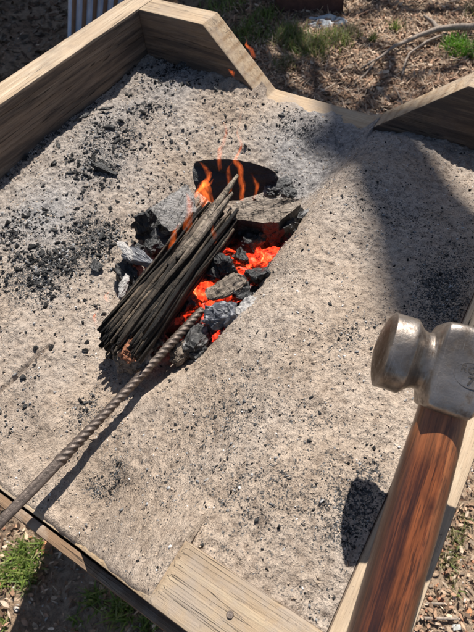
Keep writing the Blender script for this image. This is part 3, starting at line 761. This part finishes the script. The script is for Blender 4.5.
flame([(216, 236, -.07, 6), (212, 214, -.05, 9), (206, 196, -.03, 10), (203, 184, -.015, 8), (209, 174, -.002, 4.5), (199, 162, .014, .3)], 'widest orange flame, left of the upstanding splinter', MFL)
flame([(193, 200, -.045, 3), (198, 190, -.03, 6), (206, 184, -.015, 5), (214, 180, -.0, .3)], 'short curling flame above the grey bark plate', MFL)
flame([(240, 206, -.06, 3.5), (243, 190, -.04, 5), (240, 172, -.02, 4.6), (237, 160, 0, 3.6), (242, 146, .02, 2.4), (237, 130, .04, 1.4), (241, 112, .055, .2)], 'tall narrow flame in front of the black slab', MFL)
flame([(226, 204, -.06, 3), (230, 188, -.045, 5), (228, 172, -.03, 4), (233, 160, -.01, .3)], 'faint flame left of the tall narrow one', MFL2)
flame([(252, 200, -.06, 3), (256, 186, -.045, 4), (252, 172, -.03, .3)], 'faint flame right of the tall narrow one', MFL2)
flame([(184, 262, -.06, 4), (172, 246, -.04, 6), (176, 230, -.02, 3), (181, 218, -.01, .3)], 'faint flame licking over the middle of the log', MFL2)
flame([(190, 240, -.05, 4), (186, 224, -.03, 7), (192, 206, -.01, 5), (186, 192, .01, .3)], 'faint ragged flame between the grey bark plate and the log', MFL2)
flame([(222, 170, -.02, 3), (218, 150, .0, 5), (226, 132, .02, 3), (220, 116, .035, .2)], 'pale tall flame rising above the black slab', MFL2)
flame([(212, 258, -.06, 2), (216, 236, -.03, 3.5), (213, 222, -.01, .3)], 'faint flame over the log end near the embers', MFL2)
flame([(110, 300, -.075, 2.5), (107, 296, -.068, 3), (112, 290, -.06, .2)], 'tiny orange flame under the left side of the log', MFL)
flame([(98, 328, -.07, 1.5), (95, 318, -.062, 2.5), (102, 308, -.05, .2)], 'tiny flame at the near left corner of the log', MFL)
flame([(236, 78, .06, .3), (232, 72, .075, 3), (226, 69, .09, .3)], 'detached flame wisp in front of the back board', MFL2)
flame([(254, 58, .10, 2.5), (250, 50, .11, 2.5), (246, 36, .13, .3)], 'detached flame wisp above the sloping cut of the back board', MFL)
flame([(238, 124, .05, .4), (240, 112, .06, 1.6), (236, 100, .07, .2)], 'detached flame wisp above the tall narrow flame', MFL2)

# ------------------------------------------------------------------ twisted bar
def twisted_bar():
    A = atz(203, 309, -.068); Bp = atz(22, 497, -.064); d = Bp-A; L0 = np.linalg.norm(d); d /= L0
    Lt = L0+.22; s = np.cross([0, 0, 1.], d); s /= np.linalg.norm(s); u = np.cross(d, s)
    tw_end = np.linalg.norm(atz(56, 461, -.066)-A)
    n = 1300; K = 20; VV = []; 
    for i in range(n+1):
        x = Lt*i/n
        k = 1-sstep(tw_end-.02, tw_end+.006, np.array(x))
        ang = (min(x, tw_end)/.0060)*math.pi/2 + .35
        a = .0032+.0004*min(1, x/.1) + .0003*math.sin(x*40)
        bend = .002*math.sin(x*9)
        endt = min(1, .6+x/.004)
        for q in range(K):
            th = 2*math.pi*q/K
            c_, s_ = math.cos(th), math.sin(th)
            e = 9 if True else 4
            r = 1/((abs(c_)**e+abs(s_)**e)**(1/e)); r = min(r, 1.30)
            rr = a*r*endt*(1+.06*k*0)
            y = rr*math.cos(th+ang)*(1.0+.12*(1-k)); z = rr*math.sin(th+ang)
            VV.append((x, y+bend, z))
    FF = []
    for i in range(n):
        for q in range(K): FF.append((i*K+q, i*K+(q+1) % K, (i+1)*K+(q+1) % K, (i+1)*K+q))
    VV.append((-.0005, 0, 0)); me = mesh_np('twisted_iron_bar', np.array(VV), np.array(FF), False)
    bm = bmesh.new(); bm.from_mesh(me); bm.verts.ensure_lookup_table()
    bm.faces.new([bm.verts[q] for q in range(K)][::-1]); bm.faces.new([bm.verts[n*K+q] for q in range(K)])
    bmesh.ops.delete(bm, geom=[v for v in bm.verts if not v.link_faces], context='VERTS')
    bmesh.ops.recalc_face_normals(bm, faces=bm.faces); bm.to_mesh(me); bm.free()
    o = link('twisted_iron_bar', me, MIRON)
    o.matrix_world = Matrix.Translation(Vector(A)) @ Matrix(np.column_stack([d, s, u]).tolist()).to_4x4()
    tag(o, 'spiral-twisted iron bar, tip in the fire, plain dark end over the box edge', 'iron bar'); return o
twisted_bar()

# ------------------------------------------------------------------ hammer
def hammer():
    DF = .266
    a = M.T @ np.array([.955, .297, -.14]); a /= np.linalg.norm(a)       # face -> peen
    h = M.T @ np.array([-.303, .95, -.05]); h -= a*(h@a); h /= np.linalg.norm(h)   # eye -> hand
    yv = -h; zv = np.cross(a, yv)                                       # local x=a, y=-h, z towards the viewer
    Rm = np.column_stack([a, yv, zv]); org = atd(383, 349, DF)
    MW = Matrix.Translation(Vector(org)) @ Matrix(Rm.tolist()).to_4x4()
    root = empty('hammer', org); root.matrix_world = MW
    tag(root, 'ball peen hammer with a scuffed grey steel head and dark burnt-orange wooden handle', 'hammer')
    # head sections: s, half height(y), half width(z), exponent
    S = [(-.0042, .0006, .0006, 2), (-.0038, .006, .006, 2), (-.0028, .0115, .0115, 2), (-.0014, .0165, .0165, 2), (-.0004, .0188, .0188, 2), (.0003, .0200, .0200, 2.1),
         (.0008, .0207, .0207, 2.4), (.0130, .0206, .0205, 2.6), (.0138, .0203, .0201, 2.6), (.0165, .0180, .0178, 2.4), (.0185, .0165, .0162, 2.3), (.0215, .0155, .0150, 2.2), (.0245, .0158, .0148, 2.3),
         (.0262, .0180, .0150, 2.8), (.0275, .0212, .0160, 4.5), (.0290, .0228, .0170, 7), (.034, .0234, .0174, 8), (.043, .0236, .0175, 8), (.052, .0234, .0174, 8), (.0550, .0218, .0166, 4.2),
         (.0575, .0195, .0156, 3.4), (.0600, .0162, .0146, 2.6), (.0635, .0138, .0136, 2.1), (.068, .0140, .0140, 2), (.0725, .0158, .0158, 2), (.077, .0166, .0166, 2), (.082, .0160, .0160, 2), (.0865, .0138, .0138, 2), (.090, .0100, .0100, 2), (.0925, .005, .005, 2), (.0932, .0006, .0006, 2)]
    S = [(a_*.88 if a_ > 0 else a_, b_*.97, c_2*.97, d_2) for a_, b_, c_2, d_2 in S]
    arr = np.array(S); ts = np.linspace(0, len(S)-1, 150); K = 96; VV = []
    sec = np.array([[np.interp(t, range(len(S)), arr[:, j]) for j in range(4)] for t in ts])
    for s, hy, wz, e in sec:
        for q in range(K):
            th = 2*math.pi*(q+.5)/K; c_, s_ = math.cos(th), math.sin(th)
            yy = hy*math.copysign(abs(c_)**(2/e), c_); z_ = wz*math.copysign(abs(s_)**(2/e), s_)
            m = mnoise.noise(Vector((s, yy, z_))*90)*.00035+mnoise.noise(Vector((s, yy, z_))*330)*.00012
            rr = 1+m/max(.004, math.hypot(yy, z_))
            VV.append((s, yy*rr, z_*rr))
    n = len(ts)
    FF = [(i*K+q, i*K+(q+1) % K, (i+1)*K+(q+1) % K, (i+1)*K+q) for i in range(n-1) for q in range(K)]
    hd = link('hammer_head', mesh_np('hammer_head', np.array(VV), np.array(FF)[:, ::-1], True), MSTEEL); hd.parent = root
    # handle
    ys = [(.0215, .0105, .0085), (.018, .0115, .009), (-.018, .0120, .0098), (-.030, .0123, .0105), (-.045, .0130, .0110), (-.060, .0135, .0114), (-.085, .0138, .0118), (-.12, .0139, .0120), (-.16, .0142, .0124), (-.21, .0165, .0138), (-.27, .0172, .0145), (-.30, .0172, .0145), (-.308, .0155, .013), (-.312, .010, .008)]
    ar = np.array(ys); ts = np.linspace(0, len(ys)-1, 130); K = 64; VV = []
    for t in ts:
        y, hx, hz_ = [np.interp(t, range(len(ys)), ar[:, j]) for j in range(3)]
        for q in range(K):
            th = 2*math.pi*q/K; c_, s_ = math.cos(th), math.sin(th); e = 2.35
            VV.append((.0375+hx*math.copysign(abs(c_)**(2/e), c_), y, hz_*math.copysign(abs(s_)**(2/e), s_)+.0))
    n = len(ts); FF = [(i*K+q, i*K+(q+1) % K, (i+1)*K+(q+1) % K, (i+1)*K+q) for i in range(n-1) for q in range(K)]
    me = mesh_np('handle', np.array(VV), np.array(FF), True)
    bm = bmesh.new(); bm.from_mesh(me); bm.verts.ensure_lookup_table(); bm.faces.new([bm.verts[q] for q in range(K)]); bm.faces.new([bm.verts[(n-1)*K+q] for q in range(K)])
    bmesh.ops.recalc_face_normals(bm, faces=bm.faces); bm.to_mesh(me); bm.free()
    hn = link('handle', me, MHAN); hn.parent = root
    # stamp on the cheek: oval with letters
    zt = .01698
    md = mat_simple('stamp_recess', (.06, .052, .048), rough=.7, nscale=500)
    VV = []; K = 48; cx, cy, rx, ry = .0415, -.0012, .0092, .0062
    for q in range(K):
        th = 2*math.pi*q/K
        for k_, (dr, dz) in enumerate(((-.00022, .0000), (.0, .00018), (.00022, .0000))):
            VV.append((cx+(rx+dr)*math.cos(th), cy+(ry+dr)*math.sin(th), zt+dz))
    FF = [(3*q+k_, 3*q+k_+1, 3*((q+1) % K)+k_+1, 3*((q+1) % K)+k_) for q in range(K) for k_ in (0, 1)]
    st = link('maker_stamp', mesh_np('maker_stamp', np.array(VV), np.array(FF)), md); st.parent = root; st.matrix_world = MW
    for txt, x, y, size, bold in (('ROA', -.0066, .0010, .0052, .00022), ('7', -.0022, -.0046, .0062, .0003)):
        cu = bpy.data.curves.new('lettering', 'FONT'); cu.body = txt; cu.size = size; cu.extrude = .00012; cu.offset = bold*.5; cu.space_character = 1.1
        to = bpy.data.objects.new('tmp', cu); COL.objects.link(to)
        dg = bpy.context.evaluated_depsgraph_get(); me = bpy.data.meshes.new_from_object(to.evaluated_get(dg)); bpy.data.objects.remove(to)
        me.materials.clear(); lo = link('lettering', me, md); lo.parent = root; lo.location = (cx+x, cy+y, zt+.00004)
    for o in (hd, hn): o.matrix_world = MW
hammer()

# ------------------------------------------------------------------ ground cover
def blades(spec, name, label):
    VV, FF, CC = [], [], []; off = 0
    for (px, py, rpx, n, L, cols) in spec:
        c = atz(px, py, GZ); r0 = rpx*(np.linalg.norm(c-CAM))/F
        for i in range(n):
            rr = r0*math.sqrt(rng.random())*(1+.3*rng.normal()); th = rng.uniform(0, 6.28)
            x, y = c[0]+rr*math.cos(th), c[1]+rr*math.sin(th)
            z = float(gnd_h(np.array([x]), np.array([y]))[0]); l = L*rng.uniform(.5, 1.15); w = rng.uniform(.0012, .0026)
            az = rng.uniform(0, 6.28); lean = rng.uniform(.15, 1.0); d = np.array([math.cos(az), math.sin(az), 0]); sd = np.array([-d[1], d[0], 0])
            col = np.array(cols[rng.integers(len(cols))])*rng.uniform(.7, 1.25); K = 5
            for k in range(K):
                t = k/(K-1); ww = w*(1-t**2*.95); p = np.array([x, y, z-.003])+d*l*lean*t**1.6+np.array([0, 0, l*t*(1-.35*lean*t)])
                VV += [p-sd*ww, p+sd*ww]; CC += [col, col]
            for k in range(K-1): FF.append((off+2*k, off+2*k+1, off+2*k+3, off+2*k+2))
            off += 2*K
    me = mesh_np(name, np.array(VV), np.array(FF), True, np.array(CC)); o = link(name, me, MGR); tag(o, label, 'grass', kind='stuff'); return o
GN = [(.15, .22, .04), (.20, .27, .05), (.11, .17, .035), (.28, .30, .10)]; DRY = [(.32, .27, .14), (.26, .22, .1), (.16, .2, .06), (.38, .32, .2)]; BR = [(.12, .28, .02), (.16, .32, .03)]
blades([(30, 572, 10, 150, .045, GN), (22, 556, 9, 130, .042, GN), (12, 575, 8, 90, .04, GN), (6, 502, 7, 50, .035, GN), (42, 548, 6, 55, .04, GN), (6, 625, 6, 30, .03, GN), (34, 590, 5, 30, .03, DRY),
        (100, 600, 9, 70, .045, GN), (125, 612, 11, 130, .045, GN), (150, 625, 8, 60, .04, GN), (80, 622, 6, 20, .03, GN)], 'grass', 'short green grass clumps growing in front of the box')
blades([(290, 45, 16, 700, .06, DRY+GN), (310, 55, 16, 600, .06, DRY+GN), (335, 45, 14, 400, .06, DRY+GN), (285, 72, 10, 120, .05, DRY), (462, 52, 12, 500, .045, BR), (452, 46, 8, 250, .045, BR), (395, 30, 5, 60, .06, GN), (372, 42, 4, 40, .06, GN), (350, 38, 8, 120, .06, DRY), (250, 40, 22, 400, .06, GN),
        (225, 10, 20, 300, .06, GN), (266, 22, 12, 160, .06, GN), (470, 15, 8, 100, .05, DRY)], 'grass', 'mixed dry and green grass growing behind the back board')
blades([(456, 540, 9, 70, .028, DRY), (448, 562, 9, 80, .028, DRY), (452, 590, 6, 25, .02, DRY), (466, 520, 8, 40, .025, DRY)], 'grass', 'sparse dry grass tufts beside the right plank')
# leaf litter
def litter():
    VV, FF, CC = [], [], []; off = 0
    pal = np.array([(.30, .19, .12), (.22, .13, .08), (.40, .29, .2), (.14, .09, .06), (.48, .37, .27), (.33, .2, .13), (.24, .18, .13)])
    def put(x, y, l, w, dk=1.0):
        nonlocal off
        z = float(gnd_h(np.array([x]), np.array([y]))[0])+rng.uniform(.001, .014)
        R = euler_np(rng.normal()*.5, rng.normal()*.4, rng.uniform(0, 6.28)); cu = rng.uniform(-.25, .35)
        P = np.array([(-1, 0, 0), (-.5, .8, cu), (0, 1, cu), (.6, .7, cu*.6), (1, 0, .1), (.6, -.7, cu*.6), (0, -1, cu), (-.5, -.8, cu), (0, 0, -.05)])*np.array([l, w, w])
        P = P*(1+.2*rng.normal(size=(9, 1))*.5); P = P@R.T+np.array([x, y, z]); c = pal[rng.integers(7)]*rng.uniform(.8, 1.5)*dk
        VV.append(P); CC.append(np.tile(c, (9, 1))); FF.append(np.array([(8, i, (i+1) % 8) for i in range(8)])+off); off += 9
    for i in range(22000):
        px, py = rng.uniform(225, 500), rng.uniform(-30, 135); c = atz(px, py, GZ)
        x, y = c[0]+rng.normal()*.03, c[1]+rng.normal()*.03
        l = min(.024, .004+rng.exponential(.005)); put(x, y, l, l*rng.uniform(.10, .5))
    for i in range(7000):
        x, y = rng.uniform(-1.0, 3.4), rng.uniform(-1.4, 2.6); l = min(.03, .004+rng.exponential(.006)); put(x, y, l, l*rng.uniform(.1, .5))
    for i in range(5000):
        x, y = rng.uniform(.9, 3.2), rng.uniform(1.25, 3.2); l = rng.uniform(.008, .028); put(x, y, l, l*rng.uniform(.2, .6), .4)  # leaves in the shed's shade coloured darker to deepen that shade
    for i in range(3600):
        px, py = rng.uniform(225, 500), rng.uniform(-30, 125); c = atz(px, py, GZ); l = rng.uniform(.02, .07); put(c[0], c[1], l, rng.uniform(.0008, .0025), 1.35)
    for i in range(900):
        c = atz(rng.uniform(400, 500), rng.uniform(430, 650), GZ); l = rng.uniform(.003, .009); put(c[0], c[1], l, l*rng.uniform(.15, .6))
    for i in range(700):
        c = atz(rng.uniform(-20, 170), rng.uniform(490, 650), GZ); l = rng.uniform(.003, .011); put(c[0], c[1], l, l*rng.uniform(.15, .5))
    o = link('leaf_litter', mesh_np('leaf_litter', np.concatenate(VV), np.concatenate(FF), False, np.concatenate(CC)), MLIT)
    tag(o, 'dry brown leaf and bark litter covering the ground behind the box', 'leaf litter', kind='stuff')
litter()
# pebbles near ground
pp = []; 
for i in range(1500):
    c = atz(rng.uniform(395, 500), rng.uniform(430, 650), GZ) if i % 2 else atz(rng.uniform(-30, 180), rng.uniform(480, 660), GZ); pp.append(c[:2])
pp = np.array(pp); s = np.clip(rng.lognormal(math.log(.0028), .5, len(pp)), .001, .009)
C0 = np.array([(.35, .25, .17), (.28, .2, .14), (.42, .2, .12), (.5, .45, .4), (.2, .15, .11)])[rng.integers(5, size=len(pp))]
V, Fq, C = merge_rocks(np.c_[pp, gnd_h(pp[:, 0], pp[:, 1])+s*.3], s, C0)
o = link('gravel', mesh_np('gravel', V, Fq, False, C), MGRIT); tag(o, 'small brown and pale pebbles on the soil around the box', 'gravel', kind='stuff')

def tube_mesh(paths, name, K=10):
    """paths: list of list of (Vector, radius)"""
    bm = bmesh.new()
    for P in paths:
        prev = None
        for i, (p, r) in enumerate(P):
            t = (P[min(i+1, len(P)-1)][0]-P[max(i-1, 0)][0]).normalized(); s = t.cross(Vector((.13, .2, 1))).normalized(); u = t.cross(s)
            ring = [bm.verts.new(p+s*math.cos(a)*r*(1+.12*mnoise.noise(p*80+s*math.cos(a)))+u*math.sin(a)*r) for a in [2*math.pi*q/K for q in range(K)]]
            if prev:
                for q in range(K): bm.faces.new((prev[q], prev[(q+1) % K], ring[(q+1) % K], ring[q]))
            else: bm.faces.new(ring[::-1])
            prev = ring
        bm.faces.new(prev)
    bmesh.ops.recalc_face_normals(bm, faces=bm.faces); return bm_mesh(bm, name, True)
def pathpx(pts, n=8, jit=.006):
    P = [(Vector(atz(a, b, z)), r) for a, b, z, r in pts]; out = []
    for i in range(len(P)-1):
        for k in range(n):
            t = k/n; q = P[i][0].lerp(P[i+1][0], t)
            out.append((q+Vector((mnoise.noise(q*14), mnoise.noise(q*14+Vector((3, 3, 3))), mnoise.noise(q*9)*.4))*jit, P[i][1]*(1-t)+P[i+1][1]*t))
    out.append(P[-1]); return out
br = link('fallen_branch', tube_mesh([pathpx([(500, 22, GZ+.05, .016), (470, 27, GZ+.05, .015), (438, 29, GZ+.04, .013), (418, 36, GZ+.035, .010), (395, 46, GZ+.03, .008), (375, 60, GZ+.02, .005), (362, 68, GZ+.015, .003)]),
     pathpx([(438, 29, GZ+.04, .012), (433, 22, GZ+.05, .010), (424, 16, GZ+.06, .006)]),
     pathpx([(446, 34, GZ+.02, .006), (425, 42, GZ+.02, .006), (408, 54, GZ+.02, .005), (402, 75, GZ+.015, .004)])], 'fallen_branch'), MTWIG)
tag(br, 'forked dead branch lying on the leaf litter behind the box', 'branch')
TW = [((375, 62), (352, 86), .004, 'thin twig on the litter at the tip of the forked branch'), ((395, 88), (404, 112), .003, 'short twig pointing at the sloping cut of the back board'),
      ((300, 88), (296, 108), .004, 'thin twig just behind the low middle of the back board'), ((470, 14), (440, 6), .004, 'pale stick at the far right edge of the litter'), ((330, 98), (350, 84), .003, 'short twig between the two thin twigs behind the back board'),
      ((425, 604), (446, 604), .0028, 'upper of two short sticks on soil beside the right plank'), ((420, 618), (460, 619), .0034, 'lower longer stick on soil beside the right plank'), ((10, 600), (30, 585), .0025, 'small twig beside the green grass clump in front of the box'), ((120, 622), (106, 600), .003, 'shaded twig under the front board')]
for a, b, r, lb in TW:
    m_ = ((a[0]+b[0])/2+2, (a[1]+b[1])/2)
    o = link('twig', tube_mesh([pathpx([(*a, GZ+.012, r), (*m_, GZ+.014, r*.9), (*b, GZ+.012, r*.6)], 6, .004)], 'twig'), MTWIG); tag(o, lb, 'twig')
# loose orange stone, rag, brown block, corrugated sheet
def ground_rock(px, py, s, mat, name, label, cat, dz=.3):
    c = atz(px, py, GZ); z = float(gnd_h(np.array([c[0]]), np.array([c[1]]))[0]); bm = bmesh.new()
    Vp, Fp = rock_proto(int(px*3+py), 14, .6, 1.2)
    vs = [bm.verts.new(v*s) for v in Vp]; [bm.faces.new([vs[i] for i in f]) for f in Fp]
    rough_mesh(bm, s*.06, s*.5, 3, 2); o = link(name, bm_mesh(bm, name), mat); o.location = (c[0], c[1], z+s*dz); tag(o, label, cat)
MORG = mat_simple('orange_stone', (.42, .2, .1), nscale=90)
ground_rock(54, 548, .022, MORG, 'orange_stone', 'orange clay stone at the edge of the box shadow by the grass', 'stone')
ground_rock(436, 588, .006, MORG, 'orange_stone', 'small orange pebble above the two sticks beside the right plank', 'stone')
ground_rock(468, 612, .010, MORG, 'orange_stone', 'reddish stone at the right end of the longer stick', 'stone')
ground_rock(456, 628, .010, mat_simple('pale_stone', (.5, .5, .46), nscale=120), 'pale_stone', 'pale grey stone below the longer stick', 'stone')
# crumpled white cloth
def cloth():
    c = atz(326, 22, GZ+.02); nx_, ny_ = 46, 30; VV = []
    for i in range(nx_):
        for j in range(ny_):
            u, v = i/(nx_-1)*2-1, j/(ny_-1)*2-1; r = max(0, 1-(u*u*.9+v*v*.9))
            x, y = u*.11, v*.06
            z = .055*r**.5*(.4+.9*abs(mnoise.noise(Vector((u*1.3, v*2.0, 1.3)))))+.012*abs(mnoise.noise(Vector((u*3, v*4, 4))))
            VV.append((x, y, z))
    FF = [(i*ny_+j, (i+1)*ny_+j, (i+1)*ny_+j+1, i*ny_+j+1) for i in range(nx_-1) for j in range(ny_-1)]
    o = link('crumpled_rag', mesh_np('crumpled_rag', np.array(VV), np.array(FF), True), mat_simple('white_rag', (.46, .49, .51), nscale=60, var=.15)); o.location = (c[0], c[1], GZ)
    o.rotation_euler = (0, 0, math.radians(-58)); sm = o.modifiers.new('thick', 'SOLIDIFY'); sm.thickness = .003
    tag(o, 'crumpled white rag lying on the leaf litter behind the box', 'rag')
cloth()
def block():
    c = atz(303, 19, GZ); bm = bmesh.new(); add_box(bm, (-.10, -.17, 0), (.16, .17, .20)); bmesh.ops.bevel(bm, geom=bm.edges[:], offset=.012, segments=3, affect='EDGES'); bmesh.ops.recalc_face_normals(bm, faces=bm.faces)
    o = link('wooden_crate', bm_mesh(bm, 'wooden_crate'), mat_simple('dark_red_wood', (.09, .045, .038), nscale=30)); o.location = (c[0]+.11, c[1]+.03, GZ-.01); o.rotation_euler = (0, 0, math.radians(30))
    tag(o, 'dark reddish brown block standing in shade behind the box', 'block')
block()
def sheet():
    # corrugated panel leaning on a stake, behind the left plank
    a = atz(68, 46, GZ); b = atz(150, 24, GZ); d = (b-a); L = np.linalg.norm(d[:2]); d = d/np.linalg.norm(d); nrm = np.array([d[1], -d[0], 0])
    K = 260; VV = []; CC = []; n = 24
    for i in range(K+1):
        t = i/K; w = math.cos(t*L/.052*2*math.pi)
        for j in range(n+1):
            z = j/n*.75; q = a+d*L*t+d*z*.30-nrm*(w*.011)-nrm*z*.25*(-1); VV.append((q[0], q[1], GZ+z))
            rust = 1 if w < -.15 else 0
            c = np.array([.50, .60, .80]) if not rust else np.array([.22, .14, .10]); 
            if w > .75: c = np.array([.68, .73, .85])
            CC.append(c)
    FF = [(i*(n+1)+j, (i+1)*(n+1)+j, (i+1)*(n+1)+j+1, i*(n+1)+j+1) for i in range(K) for j in range(n)]
    o = link('corrugated_sheet', mesh_np('corrugated_sheet', np.array(VV), np.array(FF), True, np.array(CC)), mat_simple('painted_tin', (1, 1, 1), rough=.5, nscale=12, var=.2, vcol=True))
    sm = o.modifiers.new('thick', 'SOLIDIFY'); sm.thickness = .002
    tag(o, 'blue and rust striped corrugated sheet leaning behind the left plank', 'corrugated sheet')
sheet()

# ------------------------------------------------------------------ tree and added shed that throw the shade
def tree():
    sh = lambda px, py, z, t: Vector(atz(px, py, z)-SUN*t)
    root = empty('bare_tree', (5.2, 2.6, GZ)); tag(root, 'bare tree standing behind the box, its limbs throwing soft shade', 'tree')
    P = [(Vector((5.2, 2.6, GZ-.05)), .13), (Vector((5.18, 2.6, .2)), .11), (Vector((5.15, 2.6, 1.4)), .095), (Vector((5.1, 2.6, 2.4)), .07), (Vector((5.2, 2.5, 3.4)), .04), (Vector((5.25, 2.6, 4.4)), .015)]
    def add(name, paths): 
        o = link(name, tube_mesh(paths, name, 12), MTREE); o.parent = root; o.matrix_parent_inverse = Matrix.Translation(-Vector(root.location)); return o
    add('trunk', [P])
    limb = [(Vector((5.14, 2.6, 1.9)), .06), (Vector((4.6, 2.1, 2.7)), .05), (Vector((3.6, 1.4, 3.1)), .04), (sh(352, 100, -.08, 4.0), 0.044), (sh(385, 145, -.06, 4.0), 0.055), (sh(402, 185, -.05, 4.0), 0.059), (sh(420, 228, -.04, 4.0), 0.059), (sh(430, 270, -.03, 4.0), 0.055), (sh(440, 310, -.01, 4.0), 0.044), (sh(452, 345, -.01, 4.0), 0.022), (sh(460, 370, -.01, 4.0), 0.011)]
    fork = [(sh(402, 185, -.05, 4.0), 0.033), (sh(440, 205, -.05, 3.05), .026), (sh(480, 250, -.03, 3.1), .018), (sh(520, 270, -.03, 3.1), .008)]
    spur = [(sh(380, 140, -.06, 4.0), 0.028), (sh(340, 125, -.08, 4.0), 0.018), (sh(318, 135, -.09, 3.05), .014), (sh(300, 128, -.09, 3.1), .004)]
    add('limb', [limb, fork, spur])
    r = random.Random(3); paths = []
    def grow(p, d, r0, L, lev):
        n = 6; pts = [(p.copy(), r0)]; q = p.copy(); dd = d.copy()
        for i in range(n):
            dd = (dd+Vector((r.gauss(0, .18), r.gauss(0, .18), r.gauss(0, .15)))).normalized(); q = q+dd*L/n; pts.append((q.copy(), r0*(1-.75*(i+1)/n)))
            if lev < 3 and i > 0 and r.random() < .75: grow(q.copy(), (dd+Vector((r.gauss(0, .8), r.gauss(0, .8), r.gauss(.2, .6)))).normalized(), r0*(1-.75*(i+1)/n)*.75, L*.55, lev+1)
        paths.append(pts)
    for k in range(14):
        t_ = k/13; o_ = Vector((5.1-1.9*t_, 2.5-1.4*t_, 2.1+.45*math.sin(t_*3))) if k % 2 else Vector((5.12, 2.6, 1.9+.18*k))
        grow(o_, Vector((r.uniform(-1, .1), r.uniform(-1, .4), r.uniform(.0, .5))).normalized(), .030, 1.9, 0)
    for k in range(24):
        g0 = Vector((r.uniform(.9, 3.0), r.uniform(-.1, 1.7), GZ)); a_ = r.uniform(0, 6.28); ln = r.uniform(.3, .9)
        e0 = g0-Vector(SUN)*r.uniform(3.0, 4.6); e1 = e0+Vector((math.cos(a_)*ln, math.sin(a_)*ln, r.uniform(-.2, .3)))
        t_ = r.random(); st_ = Vector((5.1-1.9*t_, 2.5-1.4*t_, 2.2+.4*math.sin(t_*3)))
        mid = (st_+e0)/2+Vector((0, 0, .25)); r0 = r.uniform(.010, .030); P_ = []
        for (pa, pb, ra, rb) in ((st_, mid, r0*1.3, r0*1.15), (mid, e0, r0*1.15, r0), (e0, e1, r0, r0*.3)):
            for q in range(5):
                u = q/5; p = pa.lerp(pb, u); P_.append((p+Vector((mnoise.noise(p*3), mnoise.noise(p*3+Vector((4, 4, 4))), 0))*.10, ra*(1-u)+rb*u))
        paths.append(P_)
        for q in range(4, 14, 2):
            p, rr = P_[q]; d_ = Vector((r.gauss(0, 1), r.gauss(0, 1), r.gauss(.1, .4))).normalized()*r.uniform(.15, .5)
            paths.append([(p+d_*u+Vector((0, 0, .03*math.sin(u*5))), rr*.5*(1-.8*u)) for u in (0, .25, .5, .75, 1)])
    # keep the fire box clear: drop twigs whose shade would land on it
    keep = []
    for P in paths:
        ok = True
        for p, _ in P:
            t = (p.z+.05)/(-SUN[2]); q = np.array(p)+SUN*t
            if -.35 < q[0] < .75 and -.3 < q[1] < .75: ok = False; break
        if ok: keep.append(P)
    add('twigs', keep)
tree()
def shed():  # building added out of view to throw shade on the far-left ground
    root = empty('added_shed', (4.2, 3.4, GZ)); tag(root, 'unseen plank shed added beyond the corrugated sheet to shade the ground', 'shed')
    def pt(name, a, b, m):
        bm = bmesh.new(); add_box(bm, a, b); bmesh.ops.recalc_face_normals(bm, faces=bm.faces); o = link(name, bm_mesh(bm, name), m); o.parent = root; o.matrix_parent_inverse = Matrix.Translation(-Vector(root.location)); return o
    pt('wall', (3.35, 2.0, GZ-.05), (5.0, 4.9, 2.0), MLEG); pt('roof', (3.2, 1.85, 2.001), (5.15, 5.05, 2.08), MTREE)
    pt('door', (3.32, 3.0, GZ+.02), (3.349, 3.8, 1.1), MWY)
shed()

# ------------------------------------------------------------------ light, sky, camera
el = math.asin(-SUN[2]); az = math.atan2(-SUN[1], -SUN[0])
w = bpy.data.worlds.new('World'); scene.world = w; w.use_nodes = True; nt = w.node_tree
sky = nt.nodes.new('ShaderNodeTexSky'); sky.sky_type = 'NISHITA'; sky.sun_disc = False
sky.sun_elevation = el; sky.sun_rotation = math.pi/2-az
nt.links.new(sky.outputs[0], nt.nodes['Background'].inputs[0]); nt.nodes['Background'].inputs[1].default_value = .056
sd = bpy.data.lights.new('sun', 'SUN'); sd.energy = 4.9; sd.angle = math.radians(.53); sd.color = (1, .95, .88)
so = bpy.data.objects.new('sun', sd); COL.objects.link(so); so.location = (2, 1, 3)
so.rotation_euler = Vector(SUN).to_track_quat('-Z', 'Y').to_euler()
cd = bpy.data.cameras.new('camera'); co = bpy.data.objects.new('camera', cd); COL.objects.link(co); scene.camera = co
cd.sensor_fit = 'AUTO'; cd.sensor_width = 36; cd.lens = 36*F/632; cd.clip_end = 200; cd.clip_start = .01
Rb = np.column_stack([M[0], -M[1], -M[2]]); co.matrix_world = Matrix.Translation(Vector(CAM)) @ Matrix(Rb.tolist()).to_4x4()
cd.dof.use_dof = True; cd.dof.focus_distance = .40; fl = cd.lens/1000; cd.dof.aperture_fstop = fl/.0011
scene.view_settings.view_transform = 'Standard'; scene.view_settings.look = 'None'; scene.view_settings.exposure = 0.68; scene.view_settings.gamma = 1
scene.cycles.max_bounces = 6; scene.cycles.volume_max_steps = 64; scene.cycles.use_denoising = True
